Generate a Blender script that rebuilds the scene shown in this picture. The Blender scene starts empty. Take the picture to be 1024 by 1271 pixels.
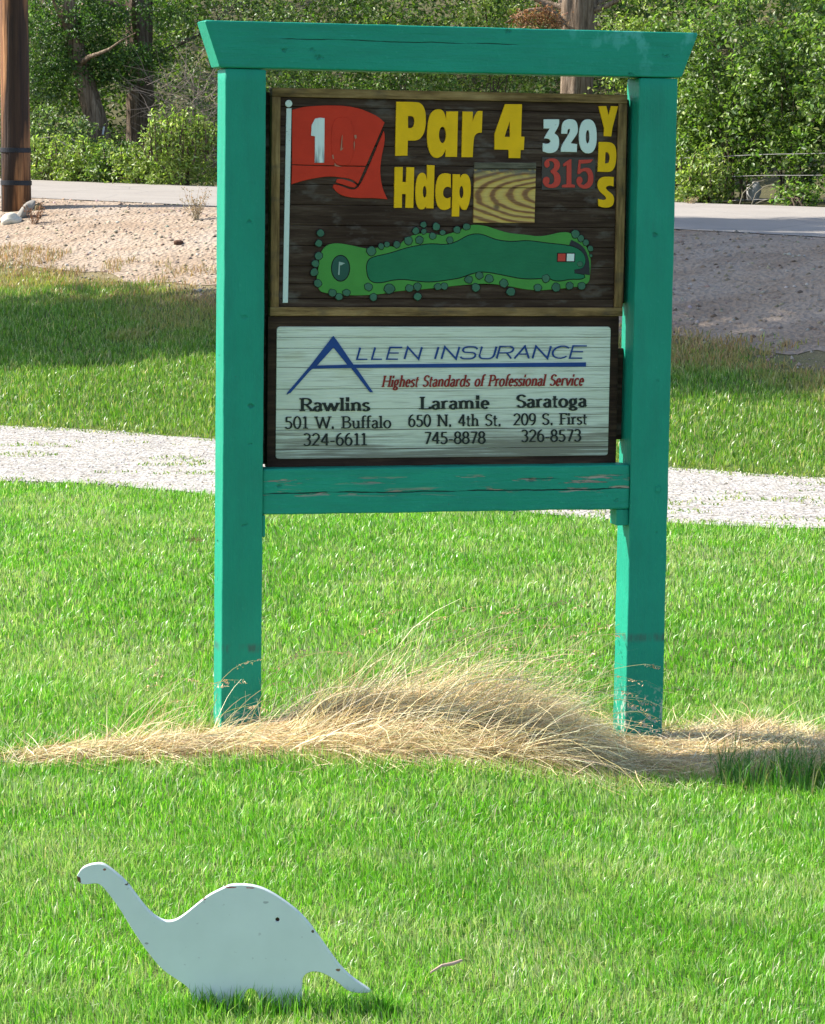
import bpy, bmesh, math, random
import numpy as np
from mathutils import Vector, Matrix, noise as mnoise
from mathutils.geometry import tessellate_polygon

random.seed(7)
rng = np.random.default_rng(7)
SC = bpy.context.scene
COL = SC.collection
R = math.radians

# ------------------------------------------------------------------ camera
F_PX, CX, CY = 3700.0, 512.0, 635.5
TILT, ROLL = 0.1164, 0.0142
CAM = Vector((0, 0, 1.9377))
_ri, _up, _fw = Vector((1, 0, 0)), Vector((0, math.sin(TILT), math.cos(TILT))), Vector((0, math.cos(TILT), -math.sin(TILT)))
_cr = math.cos(ROLL) * _ri + math.sin(ROLL) * _up
_cu = math.cos(ROLL) * _up - math.sin(ROLL) * _ri
cd = bpy.data.cameras.new('camera')
cam = bpy.data.objects.new('camera', cd); COL.objects.link(cam)
m = Matrix((_cr, _cu, -_fw)).transposed().to_4x4(); m.translation = CAM
cam.matrix_world = m
cd.sensor_fit = 'HORIZONTAL'; cd.sensor_width = 36; cd.lens = F_PX / 1024 * 36
cd.clip_start = 0.5; cd.clip_end = 1500
SC.camera = cam

# ------------------------------------------------------------------ light
SUN_AZ, SUN_EL = R(14), R(42)          # the sun stands to the left, a little behind the sign
S = Vector((-math.cos(SUN_AZ) * math.cos(SUN_EL), math.sin(SUN_AZ) * math.cos(SUN_EL), math.sin(SUN_EL)))
w = bpy.data.worlds.new('World'); SC.world = w; w.use_nodes = True
nt = w.node_tree; nt.nodes.clear()
sky = nt.nodes.new('ShaderNodeTexSky'); sky.sky_type = 'NISHITA'; sky.sun_disc = False
sky.sun_elevation = SUN_EL; sky.sun_rotation = math.atan2(S.x, S.y)
sky.altitude = 1900; sky.air_density = 1.0; sky.dust_density = 4.0; sky.ozone_density = 0.0
bg = nt.nodes.new('ShaderNodeBackground'); bg.inputs['Strength'].default_value = 0.15
wo = nt.nodes.new('ShaderNodeOutputWorld')
nt.links.new(sky.outputs[0], bg.inputs[0]); nt.links.new(bg.outputs[0], wo.inputs[0])
sl = bpy.data.lights.new('sun', 'SUN'); sl.energy = 5.0; sl.angle = R(0.53); sl.color = (1.0, 0.955, 0.88)
sun = bpy.data.objects.new('sun', sl); COL.objects.link(sun)
sun.rotation_euler = S.to_track_quat('Z', 'Y').to_euler(); sun.location = S * 60
SC.view_settings.view_transform = 'Standard'; SC.view_settings.look = 'None'
SC.view_settings.exposure = 1.2; SC.view_settings.gamma = 1; SC.view_settings.use_curve_mapping = False

# ------------------------------------------------------------------ helpers
def ray(px, py):
    return (_fw * F_PX + _cr * (px - CX) - _cu * (py - CY)).normalized()
def at_depth(px, py, d):
    r = ray(px, py); return CAM + r * (d / r.y)

def srgb(r, g, b):
    f = lambda c: (c / 255) / 12.92 if c / 255 <= .04045 else ((c / 255 + .055) / 1.055) ** 2.4
    return (f(r), f(g), f(b))

class Mat:
    """tiny node helper"""
    def __init__(s, name):
        s.m = bpy.data.materials.new(name); s.m.use_nodes = True
        s.t = s.m.node_tree; s.t.nodes.clear()
        s.out = s.t.nodes.new('ShaderNodeOutputMaterial')
        s.p = s.t.nodes.new('ShaderNodeBsdfPrincipled')
        s.t.links.new(s.p.outputs[0], s.out.inputs[0])
        s.tc = s.t.nodes.new('ShaderNodeTexCoord')
    def n(s, typ, **k):
        x = s.t.nodes.new(typ)
        for a, b in k.items(): setattr(x, a, b)
        return x
    def put(s, inp, v):
        if isinstance(v, bpy.types.NodeSocket): s.t.links.new(v, inp)
        elif v is not None:
            if isinstance(v, (tuple, list)) and len(v) == 3 and inp.type == 'RGBA': v = (*v, 1)
            inp.default_value = v
    def map(s, scale=(1, 1, 1), rot=(0, 0, 0), loc=(0, 0, 0), src='Object'):
        x = s.n('ShaderNodeMapping'); s.put(x.inputs[0], s.tc.outputs[src])
        x.inputs['Scale'].default_value = scale; x.inputs['Rotation'].default_value = rot; x.inputs['Location'].default_value = loc
        return x.outputs[0]
    def noise(s, vec=None, scale=5, detail=4, rough=.55, dist=0):
        x = s.n('ShaderNodeTexNoise'); s.put(x.inputs['Vector'], vec or s.tc.outputs['Object'])
        x.inputs['Scale'].default_value = scale; x.inputs['Detail'].default_value = detail
        x.inputs['Roughness'].default_value = rough; x.inputs['Distortion'].default_value = dist
        return x.outputs['Fac']
    def vor(s, vec=None, scale=5, feature='F1', out='Distance', rnd=1):
        x = s.n('ShaderNodeTexVoronoi', feature=feature); s.put(x.inputs['Vector'], vec or s.tc.outputs['Object'])
        x.inputs['Scale'].default_value = scale; x.inputs['Randomness'].default_value = rnd
        return x.outputs[out]
    def math(s, op, a, b=None, c=None):
        x = s.n('ShaderNodeMath', operation=op); s.put(x.inputs[0], a)
        if b is not None: s.put(x.inputs[1], b)
        if c is not None: s.put(x.inputs[2], c)
        return x.outputs[0]
    def ramp(s, v, a, b, lo=0., hi=1.):
        x = s.n('ShaderNodeMapRange'); s.put(x.inputs[0], v)
        for i, q in enumerate((a, b, lo, hi)): x.inputs[i + 1].default_value = q
        return x.outputs[0]
    def cr(s, v, stops):
        x = s.n('ShaderNodeValToRGB'); s.put(x.inputs[0], v)
        e = x.color_ramp.elements
        while len(e) < len(stops): e.new(.5)
        for el, (p, c) in zip(e, stops): el.position = p; el.color = (*c, 1)
        return x.outputs[0]
    def mix(s, f, a, b, mode='MIX'):
        x = s.n('ShaderNodeMix', data_type='RGBA', blend_type=mode)
        s.put(x.inputs[0], f); s.put(x.inputs[6], a); s.put(x.inputs[7], b)
        return x.outputs[2]
    def attr(s, name='tint', out='Color'):
        x = s.n('ShaderNodeAttribute', attribute_name=name); return x.outputs[out]
    def sep(s, v=None):
        x = s.n('ShaderNodeSeparateXYZ'); s.put(x.inputs[0], v or s.tc.outputs['Object']); return x.outputs
    def bump(s, h, dist=.002, strength=1.):
        x = s.n('ShaderNodeBump'); s.put(x.inputs['Height'], h)
        x.inputs['Distance'].default_value = dist; x.inputs['Strength'].default_value = strength
        s.put(s.p.inputs['Normal'], x.outputs[0]); return x
    def fin(s, col, rough=.6, spec=.4, metal=0):
        s.put(s.p.inputs['Base Color'], col); s.put(s.p.inputs['Roughness'], rough)
        s.p.inputs['Specular IOR Level'].default_value = spec; s.p.inputs['Metallic'].default_value = metal
        return s.m
    def translucent(s, fac, tintmul):
        tr = s.n('ShaderNodeBsdfTranslucent'); s.put(tr.inputs[0], tintmul)
        mx = s.n('ShaderNodeMixShader'); mx.inputs[0].default_value = fac
        s.t.links.new(s.p.outputs[0], mx.inputs[1]); s.t.links.new(tr.outputs[0], mx.inputs[2])
        s.t.links.new(mx.outputs[0], s.out.inputs[0])

def link(name, me, mat=None, parent=None):
    o = bpy.data.objects.new(name, me); COL.objects.link(o)
    if mat is not None: me.materials.append(mat)
    if parent is not None: o.parent = parent
    return o
def mesh_np(name, V, Fc, mat=None, parent=None, tint=None, smooth=False):
    """V (n,3); Fc (m,k) with equal k"""
    V = np.asarray(V, np.float32); Fc = np.asarray(Fc, np.int32); k = Fc.shape[1]
    me = bpy.data.meshes.new(name)
    me.vertices.add(len(V)); me.vertices.foreach_set('co', V.ravel())
    me.loops.add(Fc.size); me.loops.foreach_set('vertex_index', Fc.ravel())
    me.polygons.add(len(Fc)); me.polygons.foreach_set('loop_start', np.arange(0, Fc.size, k, dtype=np.int32))
    if smooth: me.polygons.foreach_set('use_smooth', np.ones(len(Fc), bool))
    me.update(calc_edges=True)
    if tint is not None:
        a = me.attributes.new('tint', 'FLOAT_COLOR', 'POINT')
        c = np.ones((len(V), 4), np.float32); c[:, :3] = tint; a.data.foreach_set('color', c.ravel())
    return link(name, me, mat, parent)
def mesh_py(name, V, Fc, mat=None, parent=None, smooth=False):
    me = bpy.data.meshes.new(name); me.from_pydata([tuple(v) for v in V], [], Fc)
    if smooth: me.polygons.foreach_set('use_smooth', [True] * len(me.polygons))
    me.update(); return link(name, me, mat, parent)
def tag(o, label=None, cat=None, group=None, kind=None):
    if label: o['label'] = label
    if cat: o['category'] = cat
    if group: o['group'] = group
    if kind: o['kind'] = kind
    return o
def empty(name, loc, rz=0):
    o = bpy.data.objects.new(name, None); COL.objects.link(o); o.location = loc; o.rotation_euler = (0, 0, rz)
    o.empty_display_size = .2
    return o

_perm = rng.random((256, 256))
def vnoise(x, y, s=1.0, seed=0):
    """smooth value noise on arrays"""
    x = np.asarray(x, float) / s + seed * 17.31; y = np.asarray(y, float) / s + seed * 9.77
    xi, yi = np.floor(x).astype(int), np.floor(y).astype(int); fx, fy = x - xi, y - yi
    fx = fx * fx * (3 - 2 * fx); fy = fy * fy * (3 - 2 * fy)
    g = lambda a, b: _perm[a % 256, b % 256]
    return (g(xi, yi) * (1 - fx) + g(xi + 1, yi) * fx) * (1 - fy) + (g(xi, yi + 1) * (1 - fx) + g(xi + 1, yi + 1) * fx) * fy
def fbm(x, y, s=1.0, seed=0, o=3):
    v = 0; a = 1; t = 0
    for i in range(o): v = v + a * vnoise(x, y, s / 2 ** i, seed + i); t += a; a *= .5
    return v / t

# ------------------------------------------------------------------ terrain
def sstep(a, b, t):
    t = np.clip((t - a) / (b - a), 0, 1); return t * t * (3 - 2 * t)
Q_TOE, Q_CREST, Q_NEAR, Q_FAR = 26.3, 29.9, 30.7, 39.3
def path_far(x): return 20.05 - .49 * x + .12 * np.sin(x * 2.1)
def path_near(x): return 16.85 - .41 * x + .08 * np.sin(x * 3.1 + 1)
def Z(x, y):
    x = np.asarray(x, float); y = np.asarray(y, float)
    xc = np.clip(x, -14, 14); q = y + .86 * xc
    ztoe = .634 - .047 * xc
    yt = Q_TOE - .86 * xc; y0 = path_far(xc)
    t = np.clip((y - y0) / np.maximum(yt - y0, .5), 0, 1)
    z = ztoe * (t ** 1.25)
    znear = 1.385 - .02 * xc; zfar = 1.54 - .012 * xc
    b = np.clip((q - Q_TOE) / (Q_CREST - Q_TOE), 0, 1); b = b * .55 + .45 * (b * b * (3 - 2 * b))
    z = z + (znear - .045 - ztoe) * b
    z = z + .045 * sstep(Q_CREST, Q_NEAR, q)
    z = z + (zfar - znear) * sstep(Q_NEAR, Q_FAR, q)
    z = z + np.clip(q - 46, 0, 40) * .22 + np.clip(q - 41, 0, 5) * .02
    z = z + .05 * (fbm(x, y, 2.5, 3) - .5) * sstep(Q_TOE - 6, Q_TOE, q) * (1 - sstep(Q_CREST - .5, Q_CREST, q))
    z = z + .015 * (fbm(x, y, .5, 5) - .5) * sstep(Q_TOE, Q_TOE + 1, q) * (1 - sstep(Q_CREST - .5, Q_CREST, q))
    z = z + .02 * (fbm(x, y, 1.5, 8) - .5)
    z = z - .095 * sstep(.1, .85, x) * (1 - .6 * sstep(1.6, 4, x)) * np.exp(-((y - 10.3) / 2.0) ** 2)      # the turf dips towards the right post
    return z
def Z1(x, y): return float(Z(x, y))
def on_ground(px, py):
    """world point where the photograph's ray meets the terrain"""
    r = ray(px, py); t = 3.0
    p = CAM + r * t
    while t < 200:
        p = CAM + r * t
        if p.z < Z1(p.x, p.y): break
        t += .05
    return p

def rock_mesh_np(n_sub=1, sx=1, sy=1, sz=.7, rough=.25, seed=0):
    bm = bmesh.new(); bmesh.ops.create_icosphere(bm, subdivisions=n_sub, radius=1)
    for v in bm.verts:
        d = 1 + rough * (mnoise.noise(v.co * 1.3 + Vector((seed * 3.1, 0, seed))) * 2)
        v.co = Vector((v.co.x * d * sx, v.co.y * d * sy, v.co.z * d * sz))
    V = np.array([v.co[:] for v in bm.verts]); Fc = np.array([[v.index for v in f.verts] for f in bm.faces]); bm.free()
    return V, Fc

# --- ground sheet
def grid_lines(a, b, fine0, fine1, step, grow=1.25, maxs=40):
    L = list(np.arange(fine0, fine1 + 1e-6, step))
    s = step; x = fine0; pre = []
    while x > a: s = min(s * grow, maxs); x -= s; pre.append(x)
    s = step; x = L[-1]; post = []
    while x < b: s = min(s * grow, maxs); x += s; post.append(x)
    return np.array(pre[::-1] + L + post)
gx = grid_lines(-700, 700, -8, 8, .14); gy = grid_lines(-300, 900, 4, 47, .14)
GX, GY = np.meshgrid(gx, gy); GZ = Z(GX, GY)
V = np.stack([GX, GY, GZ], -1).reshape(-1, 3)
ny, nx = GX.shape; I = np.arange(nx * ny).reshape(ny, nx)
Fq = np.stack([I[:-1, :-1], I[:-1, 1:], I[1:, 1:], I[1:, :-1]], -1).reshape(-1, 4)
# own colours of the ground: turf soil, bare tan ground, forest floor
q = GY + .86 * np.clip(GX, -14, 14)
turf = np.array([.085, .165, .030]); dry = np.array([.30, .24, .13]); floor_ = np.array([.09, .085, .045])
nz = fbm(GX, GY, .9, 11)
kd = sstep(Q_TOE - 1.6, Q_TOE + .2, q + (nz - .5) * 2.4)[..., None]
kf = sstep(Q_FAR - .1, Q_FAR + .9, q)[..., None]
Cg = turf * (1 - kd) + dry * kd; Cg = Cg * (1 - kf) + floor_ * kf
M = Mat('ground_soil')
n1 = M.noise(scale=9, detail=6); n2 = M.noise(scale=60, detail=3)
c = M.mix(M.ramp(n1, .3, .7, .0, .45), M.attr(), (.16, .13, .06)); c = M.mix(M.ramp(n2, .3, .7, 0, .5), c, (.03, .035, .012))
M.bump(n2, .02); MAT_GROUND = M.fin(c, .95, .1)
ground = mesh_np('ground', V, Fq, MAT_GROUND, tint=Cg.reshape(-1, 3), smooth=True)
tag(ground, kind='structure')

def strip(name, us, f0, f1, nv, lift, mat, jit=0, pt=None):
    """sheet between the lines v=f0(u) and v=f1(u); pt(u,v)->x,y"""
    U, T = np.meshgrid(us, np.linspace(0, 1, nv))
    j0 = (fbm(us, us * 0 + 3, .35, 21) - .5) * jit; j1 = (fbm(us, us * 0 + 9, .35, 22) - .5) * jit
    A = f0(us) + j0; B = f1(us) + j1
    Vv = A[None] * (1 - T) + B[None] * T
    X, Y = pt(U, Vv)
    P = np.stack([X, Y, Z(X, Y) + lift], -1).reshape(-1, 3)
    I = np.arange(P.shape[0]).reshape(nv, len(us))
    Fq = np.stack([I[:-1, :-1], I[:-1, 1:], I[1:, 1:], I[1:, :-1]], -1).reshape(-1, 4)
    return mesh_np(name, P, Fq, mat, smooth=True)
# white crushed-stone cart path
M = Mat('crushed_stone')
v1 = M.vor(scale=38, out='Color'); v2 = M.vor(scale=38); v3 = M.noise(scale=3.0, detail=5); g = M.math('MULTIPLY', M.sep(v1)[0], 1)
c = M.cr(g, [(0, (.17, .15, .125)), (.35, (.30, .275, .24)), (.75, (.38, .355, .32)), (1, (.46, .44, .40))])
c = M.mix(M.ramp(v3, .5, .75, 0, .35), c, (.45, .40, .30))
M.bump(v2, .012, .9); MAT_PATH = M.fin(c, .9, .2)
o = strip('gravel_path', np.arange(-14, 14, .1), path_near, path_far, 34, .006, MAT_PATH, .22, lambda u, v: (u, v))
tag(o, kind='structure')
# asphalt road: pale worn grey
M = Mat('worn_asphalt')
n1 = M.noise(scale=1.1, detail=5); n2 = M.noise(scale=90, detail=2); v = M.vor(scale=70, out='Color')
c = M.cr(n1, [(.3, (.25, .218, .182)), (.7, (.31, .272, .228))]); c = M.mix(M.ramp(M.sep(v)[0], 0, 1, 0, .4), c, (.20, .19, .18))
ck = M.vor(M.map(scale=(.6, .25, 1)), scale=1.2, feature='DISTANCE_TO_EDGE')
c = M.mix(M.ramp(ck, .0, .006, .6, 0), c, (.08, .08, .08))
M.bump(n2, .004); MAT_ROAD = M.fin(c, .85, .3)
u_ = np.arange(-60, 45, .5)
# the road runs along lines of constant y + .86 x
o = strip('road', u_, lambda u: u * 0 + Q_NEAR, lambda u: u * 0 + Q_FAR, 22, .012, MAT_ROAD, .10, lambda u, v: (u, v - .86 * np.clip(u, -14, 14)))
tag(o, kind='structure')
# dirt bank below the road, with the gravel shoulder on top
M = Mat('bank_dirt')
n1 = M.noise(scale=.9, detail=5); n2 = M.noise(scale=14, detail=5); v = M.vor(scale=22, out='Color'); vd = M.vor(scale=22)
c = M.cr(n1, [(.3, (.255, .180, .120)), (.5, (.32, .245, .180)), (.7, (.31, .262, .215))])
c = M.mix(M.ramp(M.sep(v)[0], 0, 1, 0, .55), c, (.34, .275, .205)); c = M.mix(M.ramp(n2, .52, .7, 0, .6), c, (.19, .13, .08))
tr_ = M.noise(M.map(scale=(.9, 2.6, 3), rot=(0, 0, .5)), scale=1, detail=4); c = M.mix(M.ramp(tr_, .50, .66, 0, .65), c, (.22, .155, .105)); c = M.mix(M.ramp(tr_, .30, .42, .5, 0), c, (.33, .275, .215))
M.bump(M.math('ADD', n2, M.math('MULTIPLY', vd, .7)), .03, 1); MAT_BANK = M.fin(c, .95, .15)
o = strip('dirt_bank', np.arange(-12, 10, .08), lambda u: Q_TOE + .15 + .0 * u, lambda u: u * 0 + Q_NEAR + .04, 50, .006, MAT_BANK, .9,
          lambda u, v: (u, v - .86 * u))
tag(o, kind='structure')

# ================================================================== THE SIGN
YAW = 0.2532; SO = Vector((-0.6443, 10.0319, 0.0)); POSTW = .14; WID = 1.5943
zb = Z1(0, 10.1)
sign = empty('golf_hole_sign', SO, YAW)
tag(sign, 'tall green wooden golf sign with a course map board above a white insurance board', 'sign')
M_inv = (Matrix.Translation(SO) @ Matrix.Rotation(YAW, 4, 'Z')).inverted()
def B(px, py, yb):
    """the point of the sign's own plane y=yb that the photograph shows at px,py"""
    o_ = M_inv @ CAM; d = M_inv.to_3x3() @ ray(px, py)
    p = o_ + d * ((yb - o_.y) / d.y); return (p.x, p.z)

# ---- materials
def green_paint(name, crackz=None, wear=.0, crackx=None):
    M = Mat(name); P = M.sep()
    n1 = M.noise(scale=3, detail=4); n2 = M.noise(scale=60, detail=4); ng = M.noise(M.map(scale=(6, 90, 90) if crackz else (90, 90, 5)), scale=1, detail=4)
    c = M.cr(n1, [(.3, (.007, .225, .138)), (.7, (.011, .270, .170))])
    c = M.mix(M.ramp(n2, .62, .75, 0, .25), c, (.05, .36, .27))
    h = M.math('ADD', M.math('MULTIPLY', n2, .5), M.math('MULTIPLY', ng, .8))
    wm = None
    if wear > 0:
        # bare weathered wood where the paint has flaked
        nw = M.noise(M.map(scale=(3.5, 30, 30)), scale=1, detail=5, rough=.65)
        wm = M.ramp(nw, .74 - wear, .76 - wear, 0, 1)
    for (zc, th, x0, x1, amp) in (crackz or []):
        wob = M.noise(M.map(scale=(4, 0, 0)), scale=1, detail=5)
        d = M.math('ABSOLUTE', M.math('SUBTRACT', M.math('SUBTRACT', P[2], zc), M.math('MULTIPLY', M.math('SUBTRACT', wob, .5), amp)))
        inx = M.math('MULTIPLY', M.ramp(P[0], x0, x0 + .03), M.ramp(P[0], x1 - .05, x1, 1, 0))
        gap = M.noise(M.map(scale=(9, 0, 0), loc=(3, 0, 0)), scale=1, detail=3)
        thv = M.math('MULTIPLY', M.math('MULTIPLY', M.ramp(gap, .34, .5), inx), th)
        k = M.ramp(M.math('DIVIDE', d, M.math('ADD', thv, .00001)), .7, 1.1, 1, 0)
        c = M.mix(k, c, (.004, .03, .02)); h = M.math('SUBTRACT', h, M.math('MULTIPLY', k, 1.5))
        if wm is not None:
            near = M.ramp(d, .004, .016, 1, 0)
            nq = M.noise(M.map(scale=(7, 40, 60), loc=(5, 1, 1)), scale=1, detail=5)
            wm = M.math('MAXIMUM', wm, M.math('MULTIPLY', M.math('MULTIPLY', near, M.ramp(nq, .56, .6)), M.math('SUBTRACT', 1, k)))
    if wm is not None:
        wc = M.mix(M.ramp(ng, .3, .7), (.42, .34, .27), (.24, .19, .15))
        c = M.mix(wm, c, wc); h = M.math('SUBTRACT', h, M.math('MULTIPLY', wm, .6))
    # small dents, knots and nicks in the painted timber
    vd = M.vor(M.map(scale=(1, 1, 1.6)), scale=9, out='Distance'); vc = M.vor(M.map(scale=(1, 1, 1.6)), scale=9, out='Color')
    nick = M.math('MULTIPLY', M.ramp(M.math('ADD', vd, M.math('MULTIPLY', M.math('SUBTRACT', n2, .5), .35)), .05, .13, 1, 0), M.ramp(M.sep(vc)[0], .62, .64))
    c = M.mix(M.math('MULTIPLY', nick, .55), c, (.004, .09, .06)); h = M.math('SUBTRACT', h, M.math('MULTIPLY', nick, 1.2))
    sp_ = M.ramp(M.noise(scale=150, detail=2), .70, .73); sm2 = M.ramp(M.noise(scale=7, detail=3), .52, .62)
    c = M.mix(M.math('MULTIPLY', M.math('MULTIPLY', sp_, sm2), .7), c, (.05, .08, .06))
    dirt = M.ramp(M.noise(M.map(scale=(10, 10, 3) if not crackz else (3, 10, 14)), scale=1, detail=6, rough=.7), .45, .75, 0, .5); c = M.mix(dirt, c, (.012, .15, .105))
    M.bump(h, .003, 1)
    return M, c
M, c = green_paint('green_paint_post')
# scuffed dark band low on the posts
P_ = M.sep(); nb = M.noise(M.map(scale=(30, 30, 6)), scale=1, detail=4)
band = M.math('MULTIPLY', M.ramp(M.math('ABSOLUTE', M.math('SUBTRACT', P_[2], .285)), .006, .02, 1, 0), M.ramp(nb, .42, .6))
c = M.mix(M.math('MULTIPLY', band, .75), c, (.05, .09, .075))
c = M.mix(M.math('MULTIPLY', M.ramp(P_[2], .0, .13, 1, 0), M.ramp(M.noise(scale=45, detail=5), .53, .6)), c, (.40, .42, .36))
MAT_POST = M.fin(c, .5, .2)
M, c = green_paint('green_paint_beam', crackz=[(2.345, .0013, .18, 1.02, .018)])
# faded splashes near the right end of the beam
P_ = M.sep(); nb = M.noise(M.map(scale=(14, 14, 9)), scale=1, detail=4)
c = M.mix(M.math('MULTIPLY', M.math('MULTIPLY', M.ramp(P_[0], 1.0, 1.45), M.ramp(nb, .55, .62)), M.ramp(P_[2], 2.26, 2.38, .1, .55)), c, (.10, .42, .36))
MAT_BEAM = M.fin(c, .5, .2)
M, c = green_paint('green_paint_crossbar', crackz=[(.815, .0022, .14, 1.46, .022), (.855, .0010, 1.05, 1.2, .03)], wear=.042)
MAT_BAR = M.fin(c, .5, .2)

def stained(name, c0, c1, c2, grain=(4, 60, 60), bump=.0015, rough=.75, wpatch=None):
    M = Mat(name)
    g = M.noise(M.map(scale=grain), scale=1, detail=6, rough=.7); n = M.noise(scale=5, detail=5); f = M.noise(M.map(scale=(grain[0] * 3, grain[1] * 3, grain[2] * 3)), scale=1, detail=3)
    c = M.cr(g, [(.32, c0), (.52, c1), (.72, c2)])
    c = M.mix(M.ramp(n, .45, .7, 0, .55), c, c0)
    if wpatch: c = M.mix(M.ramp(M.noise(M.map(scale=(9, 20, 20)), scale=1, detail=5), .56, .72, 0, .55), c, wpatch)
    M.bump(M.math('ADD', g, M.math('MULTIPLY', f, .5)), bump)
    return M.fin(c, rough, .12)
MAT_DARK = stained('dark_stained_board', (.024, .012, .007), (.056, .033, .021), (.115, .080, .056), wpatch=(.15, .13, .11))
MAT_FRAME = stained('weathered_board_frame', (.06, .034, .013), (.24, .145, .055), (.38, .25, .11), grain=(5, 50, 50), wpatch=(.05, .045, .04))
MAT_BROWN = stained('brown_stained_slab', (.018, .010, .007), (.040, .022, .014), (.085, .050, .028))
# weathered white planks
M = Mat('weathered_white_planks'); P_ = M.sep()
g = M.noise(M.map(scale=(3, 20, 170)), scale=1, detail=6, rough=.7); n = M.noise(M.map(scale=(2.2, 10, 9)), scale=1, detail=5)
g2 = M.noise(M.map(scale=(8, 20, 420)), scale=1, detail=3)
c = M.cr(n, [(.3, (.56, .60, .46)), (.6, (.64, .68, .55)), (.8, (.54, .54, .34))])
low = M.ramp(P_[2], .90, 1.12, .19, 0)
wornm = M.ramp(M.math('ADD', M.math('ADD', M.math('MULTIPLY', g, .65), M.math('MULTIPLY', n, .35)), low), .54, .68, 0, .9)
c = M.mix(wornm, c, (.17, .155, .11)); c = M.mix(M.ramp(g2, .54, .70, 0, .7), c, (.24, .23, .15))
M.bump(M.math('ADD', g, M.math('MULTIPLY', g2, .5)), .002); MAT_WHITE = M.fin(c, .7, .25)
def paint(name, col, var=.12, rough=.5, worn=0, wc=(.5, .5, .45)):
    M = Mat(name); n = M.noise(scale=14, detail=4); f = M.noise(M.map(scale=(30, 30, 160)), scale=1, detail=3)
    d = tuple(x * (1 - var) for x in col); c = M.mix(M.ramp(n, .3, .7), col, d)
    if worn: c = M.mix(M.ramp(M.noise(scale=120, detail=4), .62 - worn, .66 - worn), c, wc)
    M.bump(M.math('ADD', n, f), .0006); return M.fin(c, rough, .15)
MAT_YEL = paint('yellow_paint', (.82, .46, .003), .16)
MAT_RED = paint('red_paint', (.56, .034, .012), .15)
MAT_WLET = paint('white_letter_paint', (.62, .70, .62), .08, worn=-.06, wc=(.35, .36, .30))
MAT_REDNUM = paint('red_number_paint', (.52, .055, .035), .12)
MAT_PLATE = paint('brown_number_plate', (.075, .060, .050), .3, worn=.0, wc=(.16, .15, .13))
MAT_LG = paint('light_green_paint', (.065, .26, .045), .15)
MAT_DG = paint('fairway_green_paint', (.014, .155, .065), .15)
MAT_BUSH = paint('bush_green_paint', (.050, .150, .085), .3)
MAT_HOLE = paint('dark_green_paint', (.022, .085, .058), .1)
MAT_BLK = paint('black_inlay', (.008, .008, .008), .1)
MAT_BUNK = paint('dark_grey_paint', (.026, .028, .030), .1)
MAT_BLUE = paint('blue_paint', (.018, .060, .215), .2, worn=-.07, wc=(.10, .12, .13))
MAT_INK = paint('black_letter_paint', (.020, .026, .022), .2)
MAT_REDTXT = paint('red_letter_paint', (.27, .028, .020), .25, worn=-.05, wc=(.10, .03, .02))
# "1" on the flag: white worn to metal grey towards the bottom
M = Mat('worn_white_numeral'); P_ = M.sep(); z0_ = B(395, 200, .07)[1]; z1_ = B(395, 180, .07)[1]
n = M.noise(M.map(scale=(120, 60, 12)), scale=1, detail=4)
k = M.math('MULTIPLY', M.ramp(P_[2], z0_, z1_, 1, .1), M.ramp(n, .42, .58))
MAT_ONE = M.fin(M.mix(k, (.62, .68, .62), (.16, .18, .18)), .5, .4)

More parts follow.
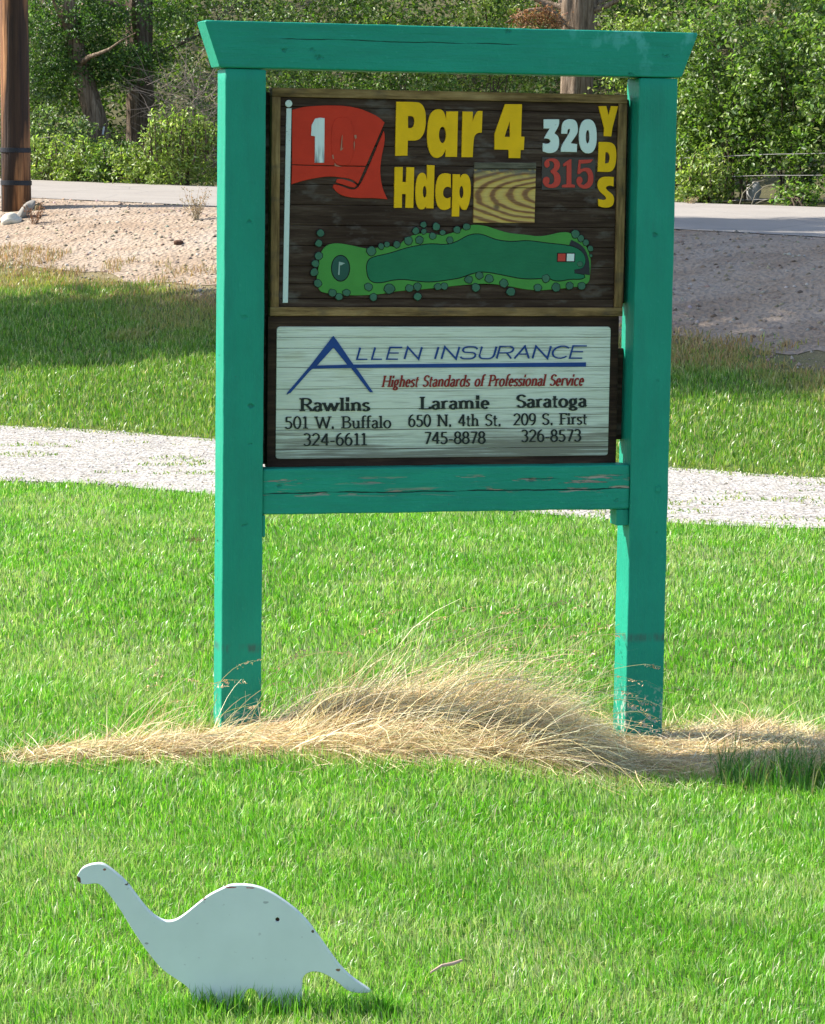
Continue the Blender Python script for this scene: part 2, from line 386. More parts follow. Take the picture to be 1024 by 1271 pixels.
# ---- timbers
def timber(name, mat, axis, a0, a1, c0, c1, parent, n=24, bev=.006, amp=.0012, lo=None, hi=None, seed=0):
    """beam of rounded square section. axis 'x' or 'z'; cross section spans c0=(p,q)..c1; lo/hi: end position as functions of z"""
    (p0, q0), (p1, q1) = c0, c1
    pr = []
    for (cx, cy, sx, sy) in ((p0, q0, 1, 1), (p1, q0, -1, 1), (p1, q1, -1, -1), (p0, q1, 1, -1)):
        a = {(1, 1): 180, (-1, 1): 270, (-1, -1): 0, (1, -1): 90}[(sx, sy)]
        for k in range(4):
            t = R(a + k * 30); pr.append((cx + sx * bev + bev * math.cos(t), cy + sy * bev + bev * math.sin(t)))
    V = []; F = []; m_ = len(pr)
    rows = [0] + list(np.linspace(0, 1, n)) + [1]
    for i, t in enumerate(rows):
        inset = bev * .6 if i in (0, len(rows) - 1) else 0
        for (p, q_) in pr:
            if inset:
                pc, qc = (p0 + p1) / 2, (q0 + q1) / 2; p = pc + (p - pc) * (1 - inset / abs(p1 - p0) * 2); q_ = qc + (q_ - qc) * (1 - inset / abs(q1 - q0) * 2)
            tt = t + (0 if inset else (bev * .6 / abs(a1 - a0)) * (1 if i == 1 else -1 if i == len(rows) - 2 else 0))
            if axis == 'x':
                z = q_; x = (lo(z) if lo else a0) * (1 - tt) + (hi(z) if hi else a1) * tt; v = Vector((x, p, z))
            else: v = Vector((p, q_, a0 * (1 - tt) + a1 * tt))
            d = mnoise.noise_vector(v * 9 + Vector((seed, 0, 0))) * amp + mnoise.noise_vector(v * 30 + Vector((0, seed, 0))) * amp * .5
            V.append(v + d)
    for i in range(len(rows) - 1):
        for k in range(m_):
            F.append((i * m_ + k, i * m_ + (k + 1) % m_, (i + 1) * m_ + (k + 1) % m_, (i + 1) * m_ + k))
    F.append(tuple(range(m_))[::-1]); F.append(tuple((len(rows) - 1) * m_ + k for k in range(m_)))
    o = mesh_py(name, V, F, mat, parent, smooth=True)
    bm = bmesh.new(); bm.from_mesh(o.data); bmesh.ops.recalc_face_normals(bm, faces=bm.faces)
    for f in bm.faces:
        if len(f.verts) > 4: f.smooth = False
    bm.verts.ensure_lookup_table()
    for e in bm.edges:
        if any(len(f.verts) > 4 for f in e.link_faces): e.smooth = False
        a_, b_ = e.verts[0].index, e.verts[1].index
        if a_ % m_ == b_ % m_ and (a_ % m_) % 4 in (0, 3): e.smooth = False
    bm.to_mesh(o.data); bm.free()
    return o
ZH, ZT = 2.2424, 2.3954
timber('post', MAT_POST, 'z', -.25, ZH, (0, 0), (POSTW, POSTW), sign, n=60, seed=1)
timber('post', MAT_POST, 'z', -.25, ZH, (WID - POSTW, 0), (WID, POSTW), sign, n=60, seed=2)
xl0, xl1 = B(273, 83, -.006)[0], B(254, 24.5, -.006)[0]; xr0, xr1 = B(846.5, 96, -.006)[0], B(867, 43, -.006)[0]
zl, zt_ = ZH + .003, ZH + .158
timber('top_beam', MAT_BEAM, 'x', 0, 1, (-.006, zl), (.146, zt_), sign, n=70, lo=lambda z: xl0 + (xl1 - xl0) * (z - zl) / (zt_ - zl), hi=lambda z: xr0 + (xr1 - xr0) * (z - zl) / (zt_ - zl), seed=3)
timber('crossbar', MAT_BAR, 'x', POSTW + .001, WID - POSTW - .001, (.008, .7423), (.098, .899), sign, n=90, amp=.0022, seed=4)
# small cleats under the crossbar ends
for x0, x1, tl in ((POSTW + .001, POSTW + .012, 'left'), (WID - POSTW - .046, WID - POSTW - .001, 'right')):
    timber('support_cleat', MAT_POST, 'x', x0, x1, (.012, .665 if tl == 'left' else .684), (.085, .7405), sign, n=3, bev=.003, seed=5)


def clip_loops(pts): return [Vector((x, 0, z)) for x, z in pts]
def area(pts):
    return sum(pts[i - 1][0] * pts[i][1] - pts[i][0] * pts[i - 1][1] for i in range(len(pts))) / 2
def prism(name, loops, y0, y1, mat, parent, bev=0.0, data_only=False):
    """loops in (x,z); the first is the outline, the others are holes. Front at y0 (towards the viewer), back at y1."""
    L = []
    for i, l in enumerate(loops):
        l = [tuple(p) for p in l]
        if (area(l) < 0) == (i == 0): l = l[::-1]
        L.append(l)
    tri = tessellate_polygon([clip_loops(l) for l in L])
    flat = [p for l in L for p in l]; n = len(flat)
    V = []; F = []
    if bev > 0:
        ins = []
        for l in L:
            k = len(l)
            for i in range(k):
                a, b, c_ = Vector(l[i - 1]), Vector(l[i]), Vector(l[(i + 1) % k])
                d1 = (b - a).normalized() if (b - a).length else Vector((1, 0)); d2 = (c_ - b).normalized() if (c_ - b).length else d1
                nn = Vector((-(d1.y + d2.y), d1.x + d2.x)); nn = nn.normalized() if nn.length > 1e-6 else Vector((-d1.y, d1.x))
                ins.append((b.x + nn.x * bev, b.y + nn.y * bev))
        V += [(x, y0, z) for x, z in ins]; V += [(x, y0 + bev, z) for x, z in flat]
    else: V += [(x, y0, z) for x, z in flat]
    V += [(x, y1, z) for x, z in flat]
    lev = 3 if bev > 0 else 2
    for t in tri:
        F.append(tuple(t)); F.append(tuple(i + (lev - 1) * n for i in t[::-1]))
    s0 = 0
    for l in L:
        k = len(l)
        for lv in range(lev - 1):
            for i in range(k):
                a, b = s0 + i, s0 + (i + 1) % k
                F.append((a + lv * n, b + lv * n, b + (lv + 1) * n, a + (lv + 1) * n))
        s0 += k
    if data_only: return V, F
    o = mesh_py(name, V, F, mat, parent)
    bm = bmesh.new(); bm.from_mesh(o.data); bmesh.ops.recalc_face_normals(bm, faces=bm.faces); bm.to_mesh(o.data); bm.free()
    return o
def ell(cx, cy, rx, ry, n=28, p=2.0):
    out = []
    for i in range(n):
        a = 2 * math.pi * i / n; c_, s_ = math.cos(a), math.sin(a)
        out.append((cx + rx * math.copysign(abs(c_) ** (2 / p), c_), cy + ry * math.copysign(abs(s_) ** (2 / p), s_)))
    return out
def smoothp(pts, sharp=50, it=2):
    """round the shallow corners of a traced outline, keep the sharp ones"""
    P = [(Vector(p), False) for p in pts]
    k = len(P)
    P = [(P[i][0], (P[i][0] - P[i - 1][0]).angle(P[(i + 1) % k][0] - P[i][0], 0) > R(sharp)) for i in range(k)]
    for _ in range(it):
        Q = []; k = len(P)
        for i in range(k):
            p, s = P[i]; n_, sn = P[(i + 1) % k]
            if s: Q.append((p, True))
            else: pass
            a = p if s else None
            q1 = p * .75 + n_ * .25; q2 = p * .25 + n_ * .75
            if not s: Q.append((q1, False))
            if not sn: Q.append((q2, False))
        P = Q
    return [tuple(p) for p, s in P]
def trace(pts, org, sc, yb, sm=True):
    if sm: pts = smoothp(pts)
    return [B(org[0] + x * sc, org[1] + y * sc, yb) for x, y in pts]

bu, bz = B(816.5, 607, 0); bc = lambda r_: [(bu + r_ * math.cos(k * math.pi / 10), bz + r_ * math.sin(k * math.pi / 10)) for k in range(20)]
prism('bolt_plug', [bc(.0105)], -.0022, .004, MAT_POST, sign, bev=.0015)
prism('plug_ring', [bc(.0155), bc(.012)], -.0012, .004, MAT_POST, sign, bev=.0008)

# ---- upper board
YF, YP, YL = .066, .078, .0725       # fronts of frame, planks, relief
up = empty('course_board', (0, 0, 0)); up.parent = sign
fx0, fx1 = B(338.0, 110, YF)[0], B(780.8, 118, YF)[0]; fz1, fz0 = 2.1849, 1.4162
fx0 = (fx0 + B(335.2, 392, YF)[0]) / 2; fx1 = (fx1 + B(771.3, 392, YF)[0]) / 2
sw = .030
def slab(name, x0, x1, y0, y1, z0, z1, mat, par, bev=.002, n=14, amp=.0006, seed=0):
    return timber(name, mat, 'x', x0, x1, (y0, z0), (y1, z1), par, n=n, bev=bev, amp=amp, seed=seed)
slab('backing', fx0 + .002, fx1 - .002, YP + .013, YP + .030, fz0 + .002, fz1 - .002, MAT_DARK, up, n=4)
slab('frame_strip', fx0, fx1, YF, YP + .034, fz1 - sw, fz1, MAT_FRAME, up, n=30, seed=11)
slab('frame_strip', fx0, fx1, YF, YP + .034, fz0, fz0 + sw, MAT_FRAME, up, n=30, seed=12)
M_v = stained('weathered_frame_upright', (.06, .034, .013), (.24, .145, .055), (.38, .25, .11), grain=(50, 50, 5), wpatch=(.05, .045, .04))
timber('frame_strip', M_v, 'z', fz0 + sw + .0005, fz1 - sw - .0005, (fx0, YF + .0012), (fx0 + sw, YP + .034), up, n=20, bev=.002, amp=.0006, seed=13)
timber('frame_strip', M_v, 'z', fz0 + sw + .0005, fz1 - sw - .0005, (fx1 - sw, YF + .0012), (fx1, YP + .034), up, n=20, bev=.002, amp=.0006, seed=14)
seams = [136, 160, 183, 206, 231, 256, 281, 306, 331, 353, 371]
zs = [fz1 - sw] + [B(552, y, YP)[1] for y in seams] + [fz0 + sw]
for i in range(len(zs) - 1):
    dy = random.uniform(-.0008, .0012)
    slab('plank', fx0 + sw + .001, fx1 - sw - .001, YP + dy, YP + .0125, zs[i + 1] + .0009, zs[i] - .0009, MAT_DARK, up, bev=.0016, n=16, amp=.0009, seed=20 + i)

def relief(name, pts, holes, org, sc, mat, par, y=YL, depth=None, sm=True, bev=.0009):
    loops = [trace(pts, org, sc, y, sm)] + [trace(h, org, sc, y, sm) for h in holes]
    return prism(name, loops, y, y + (depth or .0075), mat, par, bev=bev)
A_ = ((480, 110), 100 / 1024); B_ = ((560, 110), 100 / 1024); C_ = ((480, 190), 120 / 1024); D_ = ((660, 120), 120 / 1017)
E_ = ((350, 120), 140 / 1024); G_ = ((380, 270), 180 / 1024); H_ = ((560, 270), 190 / 1024); K_ = ((580, 190), 100 / 1024)
relief('letter', [(122,165),(370,168),(430,182),(470,225),(492,290),(500,380),(495,480),(480,550),(450,610),(410,648),(360,663),(270,660),(265,853),(108,855)], [[(272,350),(310,348),(340,360),(352,400),(350,450),(335,490),(305,502),(272,500)]], *A_, MAT_YEL, up)
relief('letter', [(758,290),(908,288),(895,868),(747,868),(750,770),(725,830),(690,868),(640,885),(590,872),(550,820),(525,740),(512,640),(518,500),(530,400),(550,330),(590,280),(640,260),(690,263),(725,290),(745,340),(756,400)], [ell(710,588,45,105,20)], *A_, MAT_YEL, up)
relief('letter', [(145,290),(277,292),(273,425),(295,350),(330,290),(355,282),(400,285),(390,560),(340,562),(305,590),(287,640),(275,872),(133,872)], [], *B_, MAT_YEL, up)
relief('numeral', [(685,197),(902,197),(890,608),(933,612),(925,780),(885,782),(880,885),(733,883),(730,778),(553,775),(553,575),(575,510)], [[(745,415),(748,612),(680,612)]], *B_, MAT_YEL, up, sm=False)
relief('letter', [(85,147),(172,147),(168,305),(205,307),(210,148),(292,150),(283,582),(198,580),(203,435),(163,433),(162,580),(78,580)], [], *C_, MAT_YEL, up, sm=False)
relief('letter', [(428,125),(508,130),(497,587),(418,585),(418,560),(400,590),(370,600),(340,590),(318,550),(305,480),(305,370),(315,290),(335,230),(370,205),(400,212),(418,240),(427,290)], [ell(403,410,20,62,16)], *C_, MAT_YEL, up)
relief('letter', [(680,225),(680,370),(665,360),(640,355),(612,370),(597,410),(600,450),(620,475),(650,480),(678,465),(675,580),(640,600),(600,605),(560,590),(530,540),(515,450),(520,340),(540,260),(570,225),(610,212),(650,215)], [], *C_, MAT_YEL, up)
relief('letter', [(700,222),(778,225),(778,262),(795,230),(825,217),(860,228),(885,280),(893,360),(888,460),(870,550),(845,600),(815,605),(790,590),(772,545),(768,672),(690,672)], [ell(793,413,22,65,16)], *C_, MAT_YEL, up)
relief('numeral', [(127,238),(290,238),(290,300),(240,385),(275,410),(290,450),(288,520),(265,570),(220,593),(170,595),(118,575),(118,488),(150,497),(185,492),(200,470),(190,450),(165,440),(135,440),(135,430),(190,335),(127,335)], [], *D_, MAT_WLET, up)
relief('numeral', [(313,390),(318,300),(335,260),(370,240),(410,235),(450,242),(475,270),(487,320),(485,380),(460,420),(410,490),(478,500),(475,583),(307,580),(312,520),(370,430),(402,370),(405,345),(392,338),(378,350),(375,390)], [], *D_, MAT_WLET, up)
relief('numeral', ell(592,417,93,180,40,2.4), [ell(590,422,20,70,20,2.2)], *D_, MAT_WLET, up, sm=False)
relief('number_plate', [(110,635),(655,640),(672,700),(665,975),(105,980)], [], *D_, MAT_PLATE, up, y=YL + .002, depth=.0055, sm=False)
for pts in ([(130,700),(150,665),(195,648),(250,650),(285,675),(300,715),(290,760),(262,785),(295,815),(307,860),(300,915),(270,950),(215,963),(160,955),(125,925),(115,880),(130,850),(160,840),(185,855),(190,890),(175,920),(205,925),(235,905),(240,860),(230,820),(200,795),(200,775),(230,755),(240,720),(232,690),(205,675),(180,680),(190,705),(185,735),(160,750),(138,735)],
            [(330,710),(395,658),(418,660),(418,920),(455,930),(455,955),(320,955),(320,930),(368,920),(368,720),(335,735)],
            [(495,665),(645,660),(625,690),(600,700),(515,705),(512,765),(560,745),(610,750),(640,790),(652,850),(645,910),(615,955),(560,972),(505,955),(475,915),(470,875),(485,845),(515,840),(535,860),(535,895),(515,920),(550,930),(585,905),(595,860),(590,810),(570,785),(535,785),(505,815),(480,815)]):
    relief('numeral', pts, [], *D_, MAT_REDNUM, up, y=YL - .001, depth=.003, bev=.0004)
relief('letter', [(703,100),(785,98),(810,195),(835,98),(910,100),(850,330),(838,418),(760,415),(762,330)], [], *D_, MAT_YEL, up, sm=False)
relief('letter', [(707,475),(800,475),(860,490),(888,540),(893,620),(885,710),(860,770),(820,795),(695,788)], [[(777,585),(800,585),(820,610),(823,650),(810,695),(785,702),(772,702)]], *D_, MAT_YEL, up)
relief('letter', [(865,845),(862,945),(830,935),(795,940),(780,958),(800,990),(845,1020),(868,1060),(868,1110),(850,1150),(800,1170),(745,1165),(703,1150),(700,1075),(740,1085),(775,1085),(788,1070),(775,1045),(730,1010),(698,970),(693,910),(710,865),(750,843),(800,840)], [], *D_, MAT_YEL, up)
# flag
relief('flag_panel', [(92,120),(180,95),(300,83),(440,78),(570,82),(700,105),(800,145),(880,185),(932,235),(762,628),(640,626),(350,622),(92,614)], [], *E_, MAT_RED, up)
relief('flag_panel', [(92,622),(350,630),(640,634),(758,637),(690,790),(640,750),(560,735),(430,722),(330,735),(200,760),(120,785),(88,795)], [], *E_, MAT_RED, up)
relief('flag_fold', [(925,310),(935,360),(930,430),(905,540),(892,640),(895,740),(915,840),(958,932),(830,920),(680,922),(560,905),(500,870),(462,825),(470,800),(500,797),(560,820),(620,842),(670,842),(710,805),(780,660)], [], *E_, MAT_RED, up)
relief('flag_fold', [(500,750),(540,745),(610,765),(660,785),(680,805),(660,825),(620,820),(560,800),(490,778)], [], *E_, MAT_RED, up)
relief('numeral', [(300,200),(345,190),(388,195),(384,600),(298,600),(300,360),(265,355),(270,260)], [], *E_, MAT_ONE, up, y=YL - .003, depth=.004, sm=False)
o = relief('numeral', ell(550,405,100,220,36,3), [ell(538,415,10,66,16)], *E_, MAT_RED, up, y=YL - .002, depth=.003, sm=False, bev=.0012)
o['label'] = 'zero painted over in the red of the flag'
M_CHIP = paint('flaked_paint_chip', (.42, .20, .12), .3)
for ch in ([(530,490),(545,350),(550,350),(545,470),(560,460),(545,485)], [(655,350),(675,345),(680,375),(664,385)], [(455,530),(466,525),(472,560),(463,570)], [(478,600),(495,620),(545,636),(500,634),(478,628)], [(652,420),(658,400),(662,440),(654,490)]):
    relief('paint_chip', ch, [], *E_, M_CHIP, up, y=YL - .0028, depth=.001, sm=False, bev=0)
o = prism('flagpole', [[B(355.6, 134.4, YL), B(361.9, 134.4, YL), B(357.4, 375.9, YL), B(351.0, 375.9, YL)]], YL, YL + .0075, MAT_WLET, up, bev=.0008)
relief('flagpole_ball', ell(62, 63, 32, 33, 20), [], *E_, MAT_WLET, up, sm=False)
# course map
def J(g, h): # points of the left and right tracing joined, in photo pixels
    return [(G_[0][0] + x * G_[1], G_[0][1] + y * G_[1]) for x, y in g]
def HH(h): return [(H_[0][0] + x * H_[1], H_[0][1] + y * H_[1]) for x, y in h]
rough_px = J([(85,500),(72,430),(88,350),(95,265),(130,205),(180,183),(240,182),(330,198),(430,222),(495,215),(600,200),(640,215),(690,160),(760,120),(850,105),(960,128)], 0) + \
    HH([(0,105),(60,85),(125,50),(180,48),(240,58),(310,82),(390,105),(500,115),(590,128),(680,112),(730,98),(790,98),(850,130),(900,180),(925,240),(936,290),(930,385),(925,430),(890,455),(800,470),(690,480),(600,488),(500,482),(400,462),(250,440),(100,450),(0,460)]) + \
    J([(900,500),(780,510),(640,520),(540,540),(420,550),(300,550),(200,540),(110,530)], 0)
fair_px = J([(428,330),(440,295),(480,275),(600,250),(700,215),(800,195),(880,183),(1000,193)], 0) + \
    HH([(50,155),(110,118),(170,107),(220,115),(290,145),(360,158),(430,160),(490,153),(560,158),(640,170),(790,185),(850,205),(890,240),(905,290),(890,330),(870,345),(830,350),(825,370),(890,382),(895,400),(870,415),(800,412),(740,425),(690,425),(640,400),(610,410),(480,412),(380,392),(270,370),(200,363),(140,375),(60,405),(0,415)]) + \
    J([(880,458),(780,450),(700,437),(620,440),(540,460),(480,462),(445,440),(430,400),(425,350)], 0)
YR, YFW = YL, YL - .0018
I1 = ((0, 0), 1)
relief('rough', rough_px, [], *I1, MAT_LG, up, y=YR)
def grow(pts, d):
    if area(pts) < 0: pts = pts[::-1]
    out = []; k = len(pts)
    for i in range(k):
        a, b = Vector(pts[i - 1]), Vector(pts[(i + 1) % k]); t = (b - a).normalized(); out.append((pts[i][0] + t.y * d, pts[i][1] - t.x * d))
    return out
fs = smoothp(fair_px)
relief('fairway_outline', grow(fs, .55), [], *I1, MAT_BLK, up, y=YR - .0004, depth=.003, sm=False, bev=0)
relief('fairway', grow(fs, -.55), [], *I1, MAT_DG, up, y=YFW, depth=.004, sm=False, bev=.0006)
relief('bunker', [(805,150),(860,175),(900,215),(925,290),(928,385),(830,372),(822,350),(870,345),(895,320),(903,285),(885,235),(850,205),(790,183)], [], *H_, MAT_BUNK, up, y=YFW - .0003, depth=.004, bev=.0005)
relief('green_outline', ell(243, 358, 68, 95, 28), [], *G_, MAT_BLK, up, y=YR - .0004, depth=.003, sm=False, bev=0)
relief('putting_green', ell(243, 358, 61, 88, 28), [], *G_, MAT_HOLE, up, y=YFW, depth=.004, sm=False, bev=.0005)
relief('tiny_flag', [(226,405),(232,312),(275,322),(248,337),(238,338),(236,405)], [], *G_, paint('pale_flag_paint', (.30, .40, .33)), up, y=YFW - .0008, depth=.002, sm=False, bev=0)
relief('tee_outline', [(708,236),(830,236),(828,298),(706,298)], [], *H_, MAT_BLK, up, y=YFW - .0005, depth=.003, sm=False, bev=0)
relief('tee_marker', [(715,242),(765,242),(764,292),(713,292)], [], *H_, MAT_REDNUM, up, y=YFW - .0012, depth=.003, sm=False, bev=0)
relief('tee_marker', [(775,242),(824,242),(822,292),(773,292)], [], *H_, MAT_WLET, up, y=YFW - .0012, depth=.003, sm=False, bev=0)
GB = [(103,110,26),(90,182,26),(88,270,28),(66,325,26),(58,387,28),(83,465,28),(185,532,27),(234,560,26),(285,532,27),(440,490,28),(474,563,26),(590,503,36),(730,500,27),(787,490,27),(788,557,28),(930,488,25),(977,485,25),(462,237,32),(530,203,22),(571,190,21),(640,190,25),(722,163,30),(800,160,27),(775,95,25),(829,50,22),(832,98,20),(918,63,27),(895,130,24),(965,107,20),(1015,160,24)]
HB = [(38,82,24),(103,62,24),(117,415,26),(188,388,25),(165,468,28),(255,410,27),(352,440,28),(400,495,30),(580,470,25),(633,408,26),(702,468,28),(793,458,25),(873,458,26),(832,110,28),(868,140,22),(902,168,20),(932,208,20),(862,312,18),(934,255,11)]
for i, (lst, T) in enumerate(((GB, G_), (HB, H_))):
    for j, (x, y, r) in enumerate(lst):
        rr = random.Random(i * 100 + j)
        pts = [(x + r * rr.uniform(.88, 1.1) * math.cos(a), y + r * rr.uniform(.88, 1.1) * math.sin(a)) for a in [2 * math.pi * k / 9 + rr.random() * .3 for k in range(9)]]
        big = [(x + (px - x) * 1.13, y + (py - y) * 1.13) for px, py in pts]
        # carved disc: dark groove rim around a painted domed face
        loops = [trace(big, *T, YFW, False)]; V1, F1 = prism('b', loops, YFW - .0002, YFW + .006, None, None, data_only=True)
        o = mesh_py('bush_disc', V1, F1, MAT_BLK, up)
        loops = [trace(pts, *T, YFW - .001, False)]; V2, F2 = prism('b', loops, YFW - .0018, YFW + .002, None, None, bev=.0012, data_only=True)
        bm = bmesh.new(); bm.from_mesh(o.data); vs = [bm.verts.new(v) for v in V2]
        for f in F2:
            nf = bm.faces.new([vs[k] for k in f]); nf.material_index = 1
        bmesh.ops.recalc_face_normals(bm, faces=bm.faces); bm.to_mesh(o.data); bm.free(); o.data.materials.append(MAT_BUSH)
# bare pine boards let into the board where the handicap number was
M = Mat('knotty_pine'); P_ = M.sep()
kx, kz = B(616, 257, YL); cx_, cz_ = B(700, 243, YL)
wx = M.n('ShaderNodeTexWave', wave_type='RINGS', rings_direction='SPHERICAL'); 
M.put(wx.inputs['Vector'], M.map(loc=(-cx_ * 6.5, 0, -cz_ * 24), scale=(6.5, 0, 24))); wx.inputs['Scale'].default_value = .85; wx.inputs['Distortion'].default_value = 3.4; wx.inputs['Detail'].default_value = 4; wx.inputs['Detail Scale'].default_value = 1.2
c = M.cr(wx.outputs['Fac'], [(.0, (.54, .37, .085)), (.5, (.50, .30, .055)), (.8, (.24, .095, .02)), (1, (.17, .065, .015))])
fg = M.noise(M.map(scale=(12, 10, 260)), scale=1, detail=4); c = M.mix(M.ramp(fg, .45, .65, 0, .4), c, (.30, .19, .06))
dk = M.n('ShaderNodeVectorMath', operation='LENGTH'); M.put(dk.inputs[0], M.map(loc=(-kx * 1, 0, -kz * 1), scale=(1, 0, 1)))
c = M.mix(M.ramp(dk.outputs['Value'], .006, .016, .85, 0), c, (.10, .045, .02))
ztop = B(628, 210, YL)[1]; c = M.mix(M.math('MULTIPLY', M.ramp(P_[2], ztop - .035, ztop - .005), M.ramp(M.noise(M.map(scale=(30, 10, 60)), scale=1, detail=4), .35, .55)), c, (.10, .09, .065))
M.bump(M.math('ADD', wx.outputs['Fac'], fg), .001); MAT_PINE = M.fin(c, .5, .4)
MAT_GREYW = stained('greyed_pine', (.05, .042, .028), (.12, .105, .07), (.22, .20, .14), grain=(9, 60, 90))
relief('pine_board', [(93,118),(877,122),(876,196),(92,198)], [], *K_, MAT_GREYW, up, y=YL - .004, depth=.012, sm=False, bev=.0012)
relief('pine_board', [(92,208),(874,208),(868,438),(88,440)], [], *K_, MAT_PINE, up, y=YL - .0035, depth=.012, sm=False, bev=.0012)
relief('pine_board', [(88,448),(868,447),(855,888),(80,885)], [], *K_, MAT_PINE, up, y=YL - .004, depth=.012, sm=False, bev=.0012)

# ---- lower board
lo = empty('sponsor_board', (0, 0, 0)); lo.parent = sign
YS = .074; YW = YS - .005
bx0, bx1 = (B(333, 410, YS)[0] + B(331, 575, YS)[0]) / 2, (B(768, 405, YS)[0] + B(765, 570, YS)[0]) / 2
bz1, bz0 = fz0 - .0003, B(550, 578.5, YS)[1]
bz0 = .8975
slab('backing', bx0, bx1, YS, YS + .036, bz0, bz1, MAT_BROWN, lo, n=30, seed=31)
wx0, wx1 = B(343, 480, YW)[0], B(756.5, 480, YW)[0]; wz1, wz0 = B(550, 405.5, YW)[1], B(550, 567.5, YW)[1]
sm_ = [418.5, 432, 455.5, 482, 507, 532.5, 556.5]
zz = [wz1] + [B(550, y, YW)[1] for y in sm_] + [wz0]
for i in range(len(zz) - 1):
    g0, g1 = zz[i] - (.0007 if i else 0), zz[i + 1] + .0007
    rr = .011
    if i == 0: pts = [(wx0, g1), (wx1, g1)] + [(wx1 - rr + rr * math.cos(R(a)), g0 - rr + rr * math.sin(R(a))) for a in (0, 30, 60, 90)] + [(wx0 + rr - rr * math.sin(R(a)), g0 - rr + rr * math.cos(R(a))) for a in (0, 30, 60, 90)]
    elif i == len(zz) - 2: pts = [(wx1, g0), (wx0, g0)] + [(wx0 + rr - rr * math.cos(R(a)), zz[i + 1] + rr - rr * math.sin(R(a))) for a in (0, 30, 60, 90)] + [(wx1 - rr + rr * math.sin(R(a)), zz[i + 1] + rr - rr * math.cos(R(a))) for a in (0, 30, 60, 90)]
    else: pts = [(wx0, g1), (wx1, g1), (wx1, g0), (wx0, g0)]
    prism('plank', [pts], YW + random.uniform(-.0005, .0006), YS + .003, MAT_WHITE, lo, bev=.0011)

# ---- lettering as carved strokes with a broad-nib contrast
def arc(cx, cy, rx, ry, a0, a1, n=9):
    return [(cx + rx * math.cos(R(a0 + (a1 - a0) * i / (n - 1))), cy + ry * math.sin(R(a0 + (a1 - a0) * i / (n - 1)))) for i in range(n)]
XH = .63
def L_(*p): return list(p)
GL = {}
def g(ch, adv, strokes, serifs=()): GL[ch] = (adv, strokes, serifs)
v = lambda x, a, b: [(x, a), (x, b)]
# capitals
g('R', .68, [v(.14, 0, 1), [(.14, .97)] + arc(.34, .74, .22, .23, 90, -90) + [(.14, .51)], [(.34, .5), (.64, .02)]], [(.14, 0, .12), (.08, 1, .07), (.62, 0, .09)])
g('L', .60, [v(.14, 0, 1), [(.14, .03), (.54, .03)], [(.54, .0), (.56, .2)]], [(.08, 0, .1), (.14, 1, .12)])
g('S', .56, [arc(.29, .74, .2, .23, 20, 90, 5) + arc(.28, .74, .2, .23, 90, 230, 8) + [(.33, .5)] + arc(.26, .26, .22, .24, 45, -90, 8) + arc(.26, .26, .2, .24, -90, -160, 5)], [])
g('W', 1.02, [[(.06, 1), (.30, 0)], [(.30, 0), (.52, .95)], [(.50, .95), (.74, 0)], [(.74, 0), (.97, 1)]], [(.07, 1, .1), (.96, 1, .1)])
g('B', .66, [v(.14, 0, 1), [(.14, .97)] + arc(.34, .76, .2, .21, 90, -90) + [(.14, .54)], [(.14, .52)] + arc(.36, .27, .24, .25, 90, -90) + [(.14, .02)]], [(.08, 0, .07), (.08, 1, .07)])
g('N', .82, [v(.14, 0, 1), [(.14, 1), (.68, 0)], v(.68, 0, 1)], [(.14, 0, .1), (.10, 1, .08), (.68, 1, .1)])
g('F', .56, [v(.14, 0, 1), [(.14, .97), (.52, .97)], [(.14, .52), (.44, .52)], [(.52, .98), (.53, .82)]], [(.14, 0, .12), (.08, 1, .07)])
g('H', .84, [v(.14, 0, 1), v(.70, 0, 1), [(.14, .52), (.70, .52)]], [(.14, 0, .11), (.14, 1, .11), (.70, 0, .11), (.70, 1, .11)])
g('P', .60, [v(.14, 0, 1), [(.14, .97)] + arc(.32, .72, .24, .25, 90, -90) + [(.14, .47)]], [(.14, 0, .12), (.08, 1, .07)])
# lower case
g('a', .50, [[(.10, XH - .12)] + arc(.24, XH - .15, .14, .15, 130, 0, 6) + [(.38, .10), (.46, .02)], arc(.24, .17, .15, .17, 80, 285, 9) + [(.38, .12)], arc(.24, .17, .15, .17, 80, 95, 2) + [(.38, XH - .22)]][:2] + [[(.22, .345), (.38, .38)]], [])
g('w', .86, [[(.06, XH), (.25, 0)], [(.25, 0), (.43, XH * .96)], [(.42, XH * .96), (.60, 0)], [(.60, 0), (.79, XH)]], [(.07, XH, .08), (.78, XH, .08)])
g('l', .28, [v(.14, 0, 1.02)], [(.14, 0, .1), (.09, 1.02, .05)])
g('i', .28, [v(.14, 0, XH), [(.12, .86), (.16, .90)]], [(.14, 0, .1), (.09, XH, .05)])
g('n', .60, [v(.14, 0, XH), [(.14, XH - .14)] + arc(.32, XH - .2, .14, .2, 125, 0, 7) + [(.46, 0)]], [(.14, 0, .09), (.09, XH, .05), (.46, 0, .09)])
g('s', .42, [arc(.22, XH * .76, .14, XH * .22, 25, 240, 9) + arc(.20, XH * .25, .15, XH * .25, 60, -155, 9)], [])
g('r', .42, [v(.14, 0, XH), [(.14, XH - .16)] + arc(.30, XH - .15, .12, .15, 150, 50, 6)], [(.14, 0, .1), (.09, XH, .05)])
g('m', .90, [v(.14, 0, XH), [(.14, XH - .14)] + arc(.30, XH - .2, .14, .2, 125, 0, 7) + [(.44, 0)], [(.44, XH - .14)] + arc(.60, XH - .2, .14, .2, 125, 0, 7) + [(.75, 0)]], [(.14, 0, .09), (.09, XH, .05), (.44, 0, .08), (.75, 0, .09)])
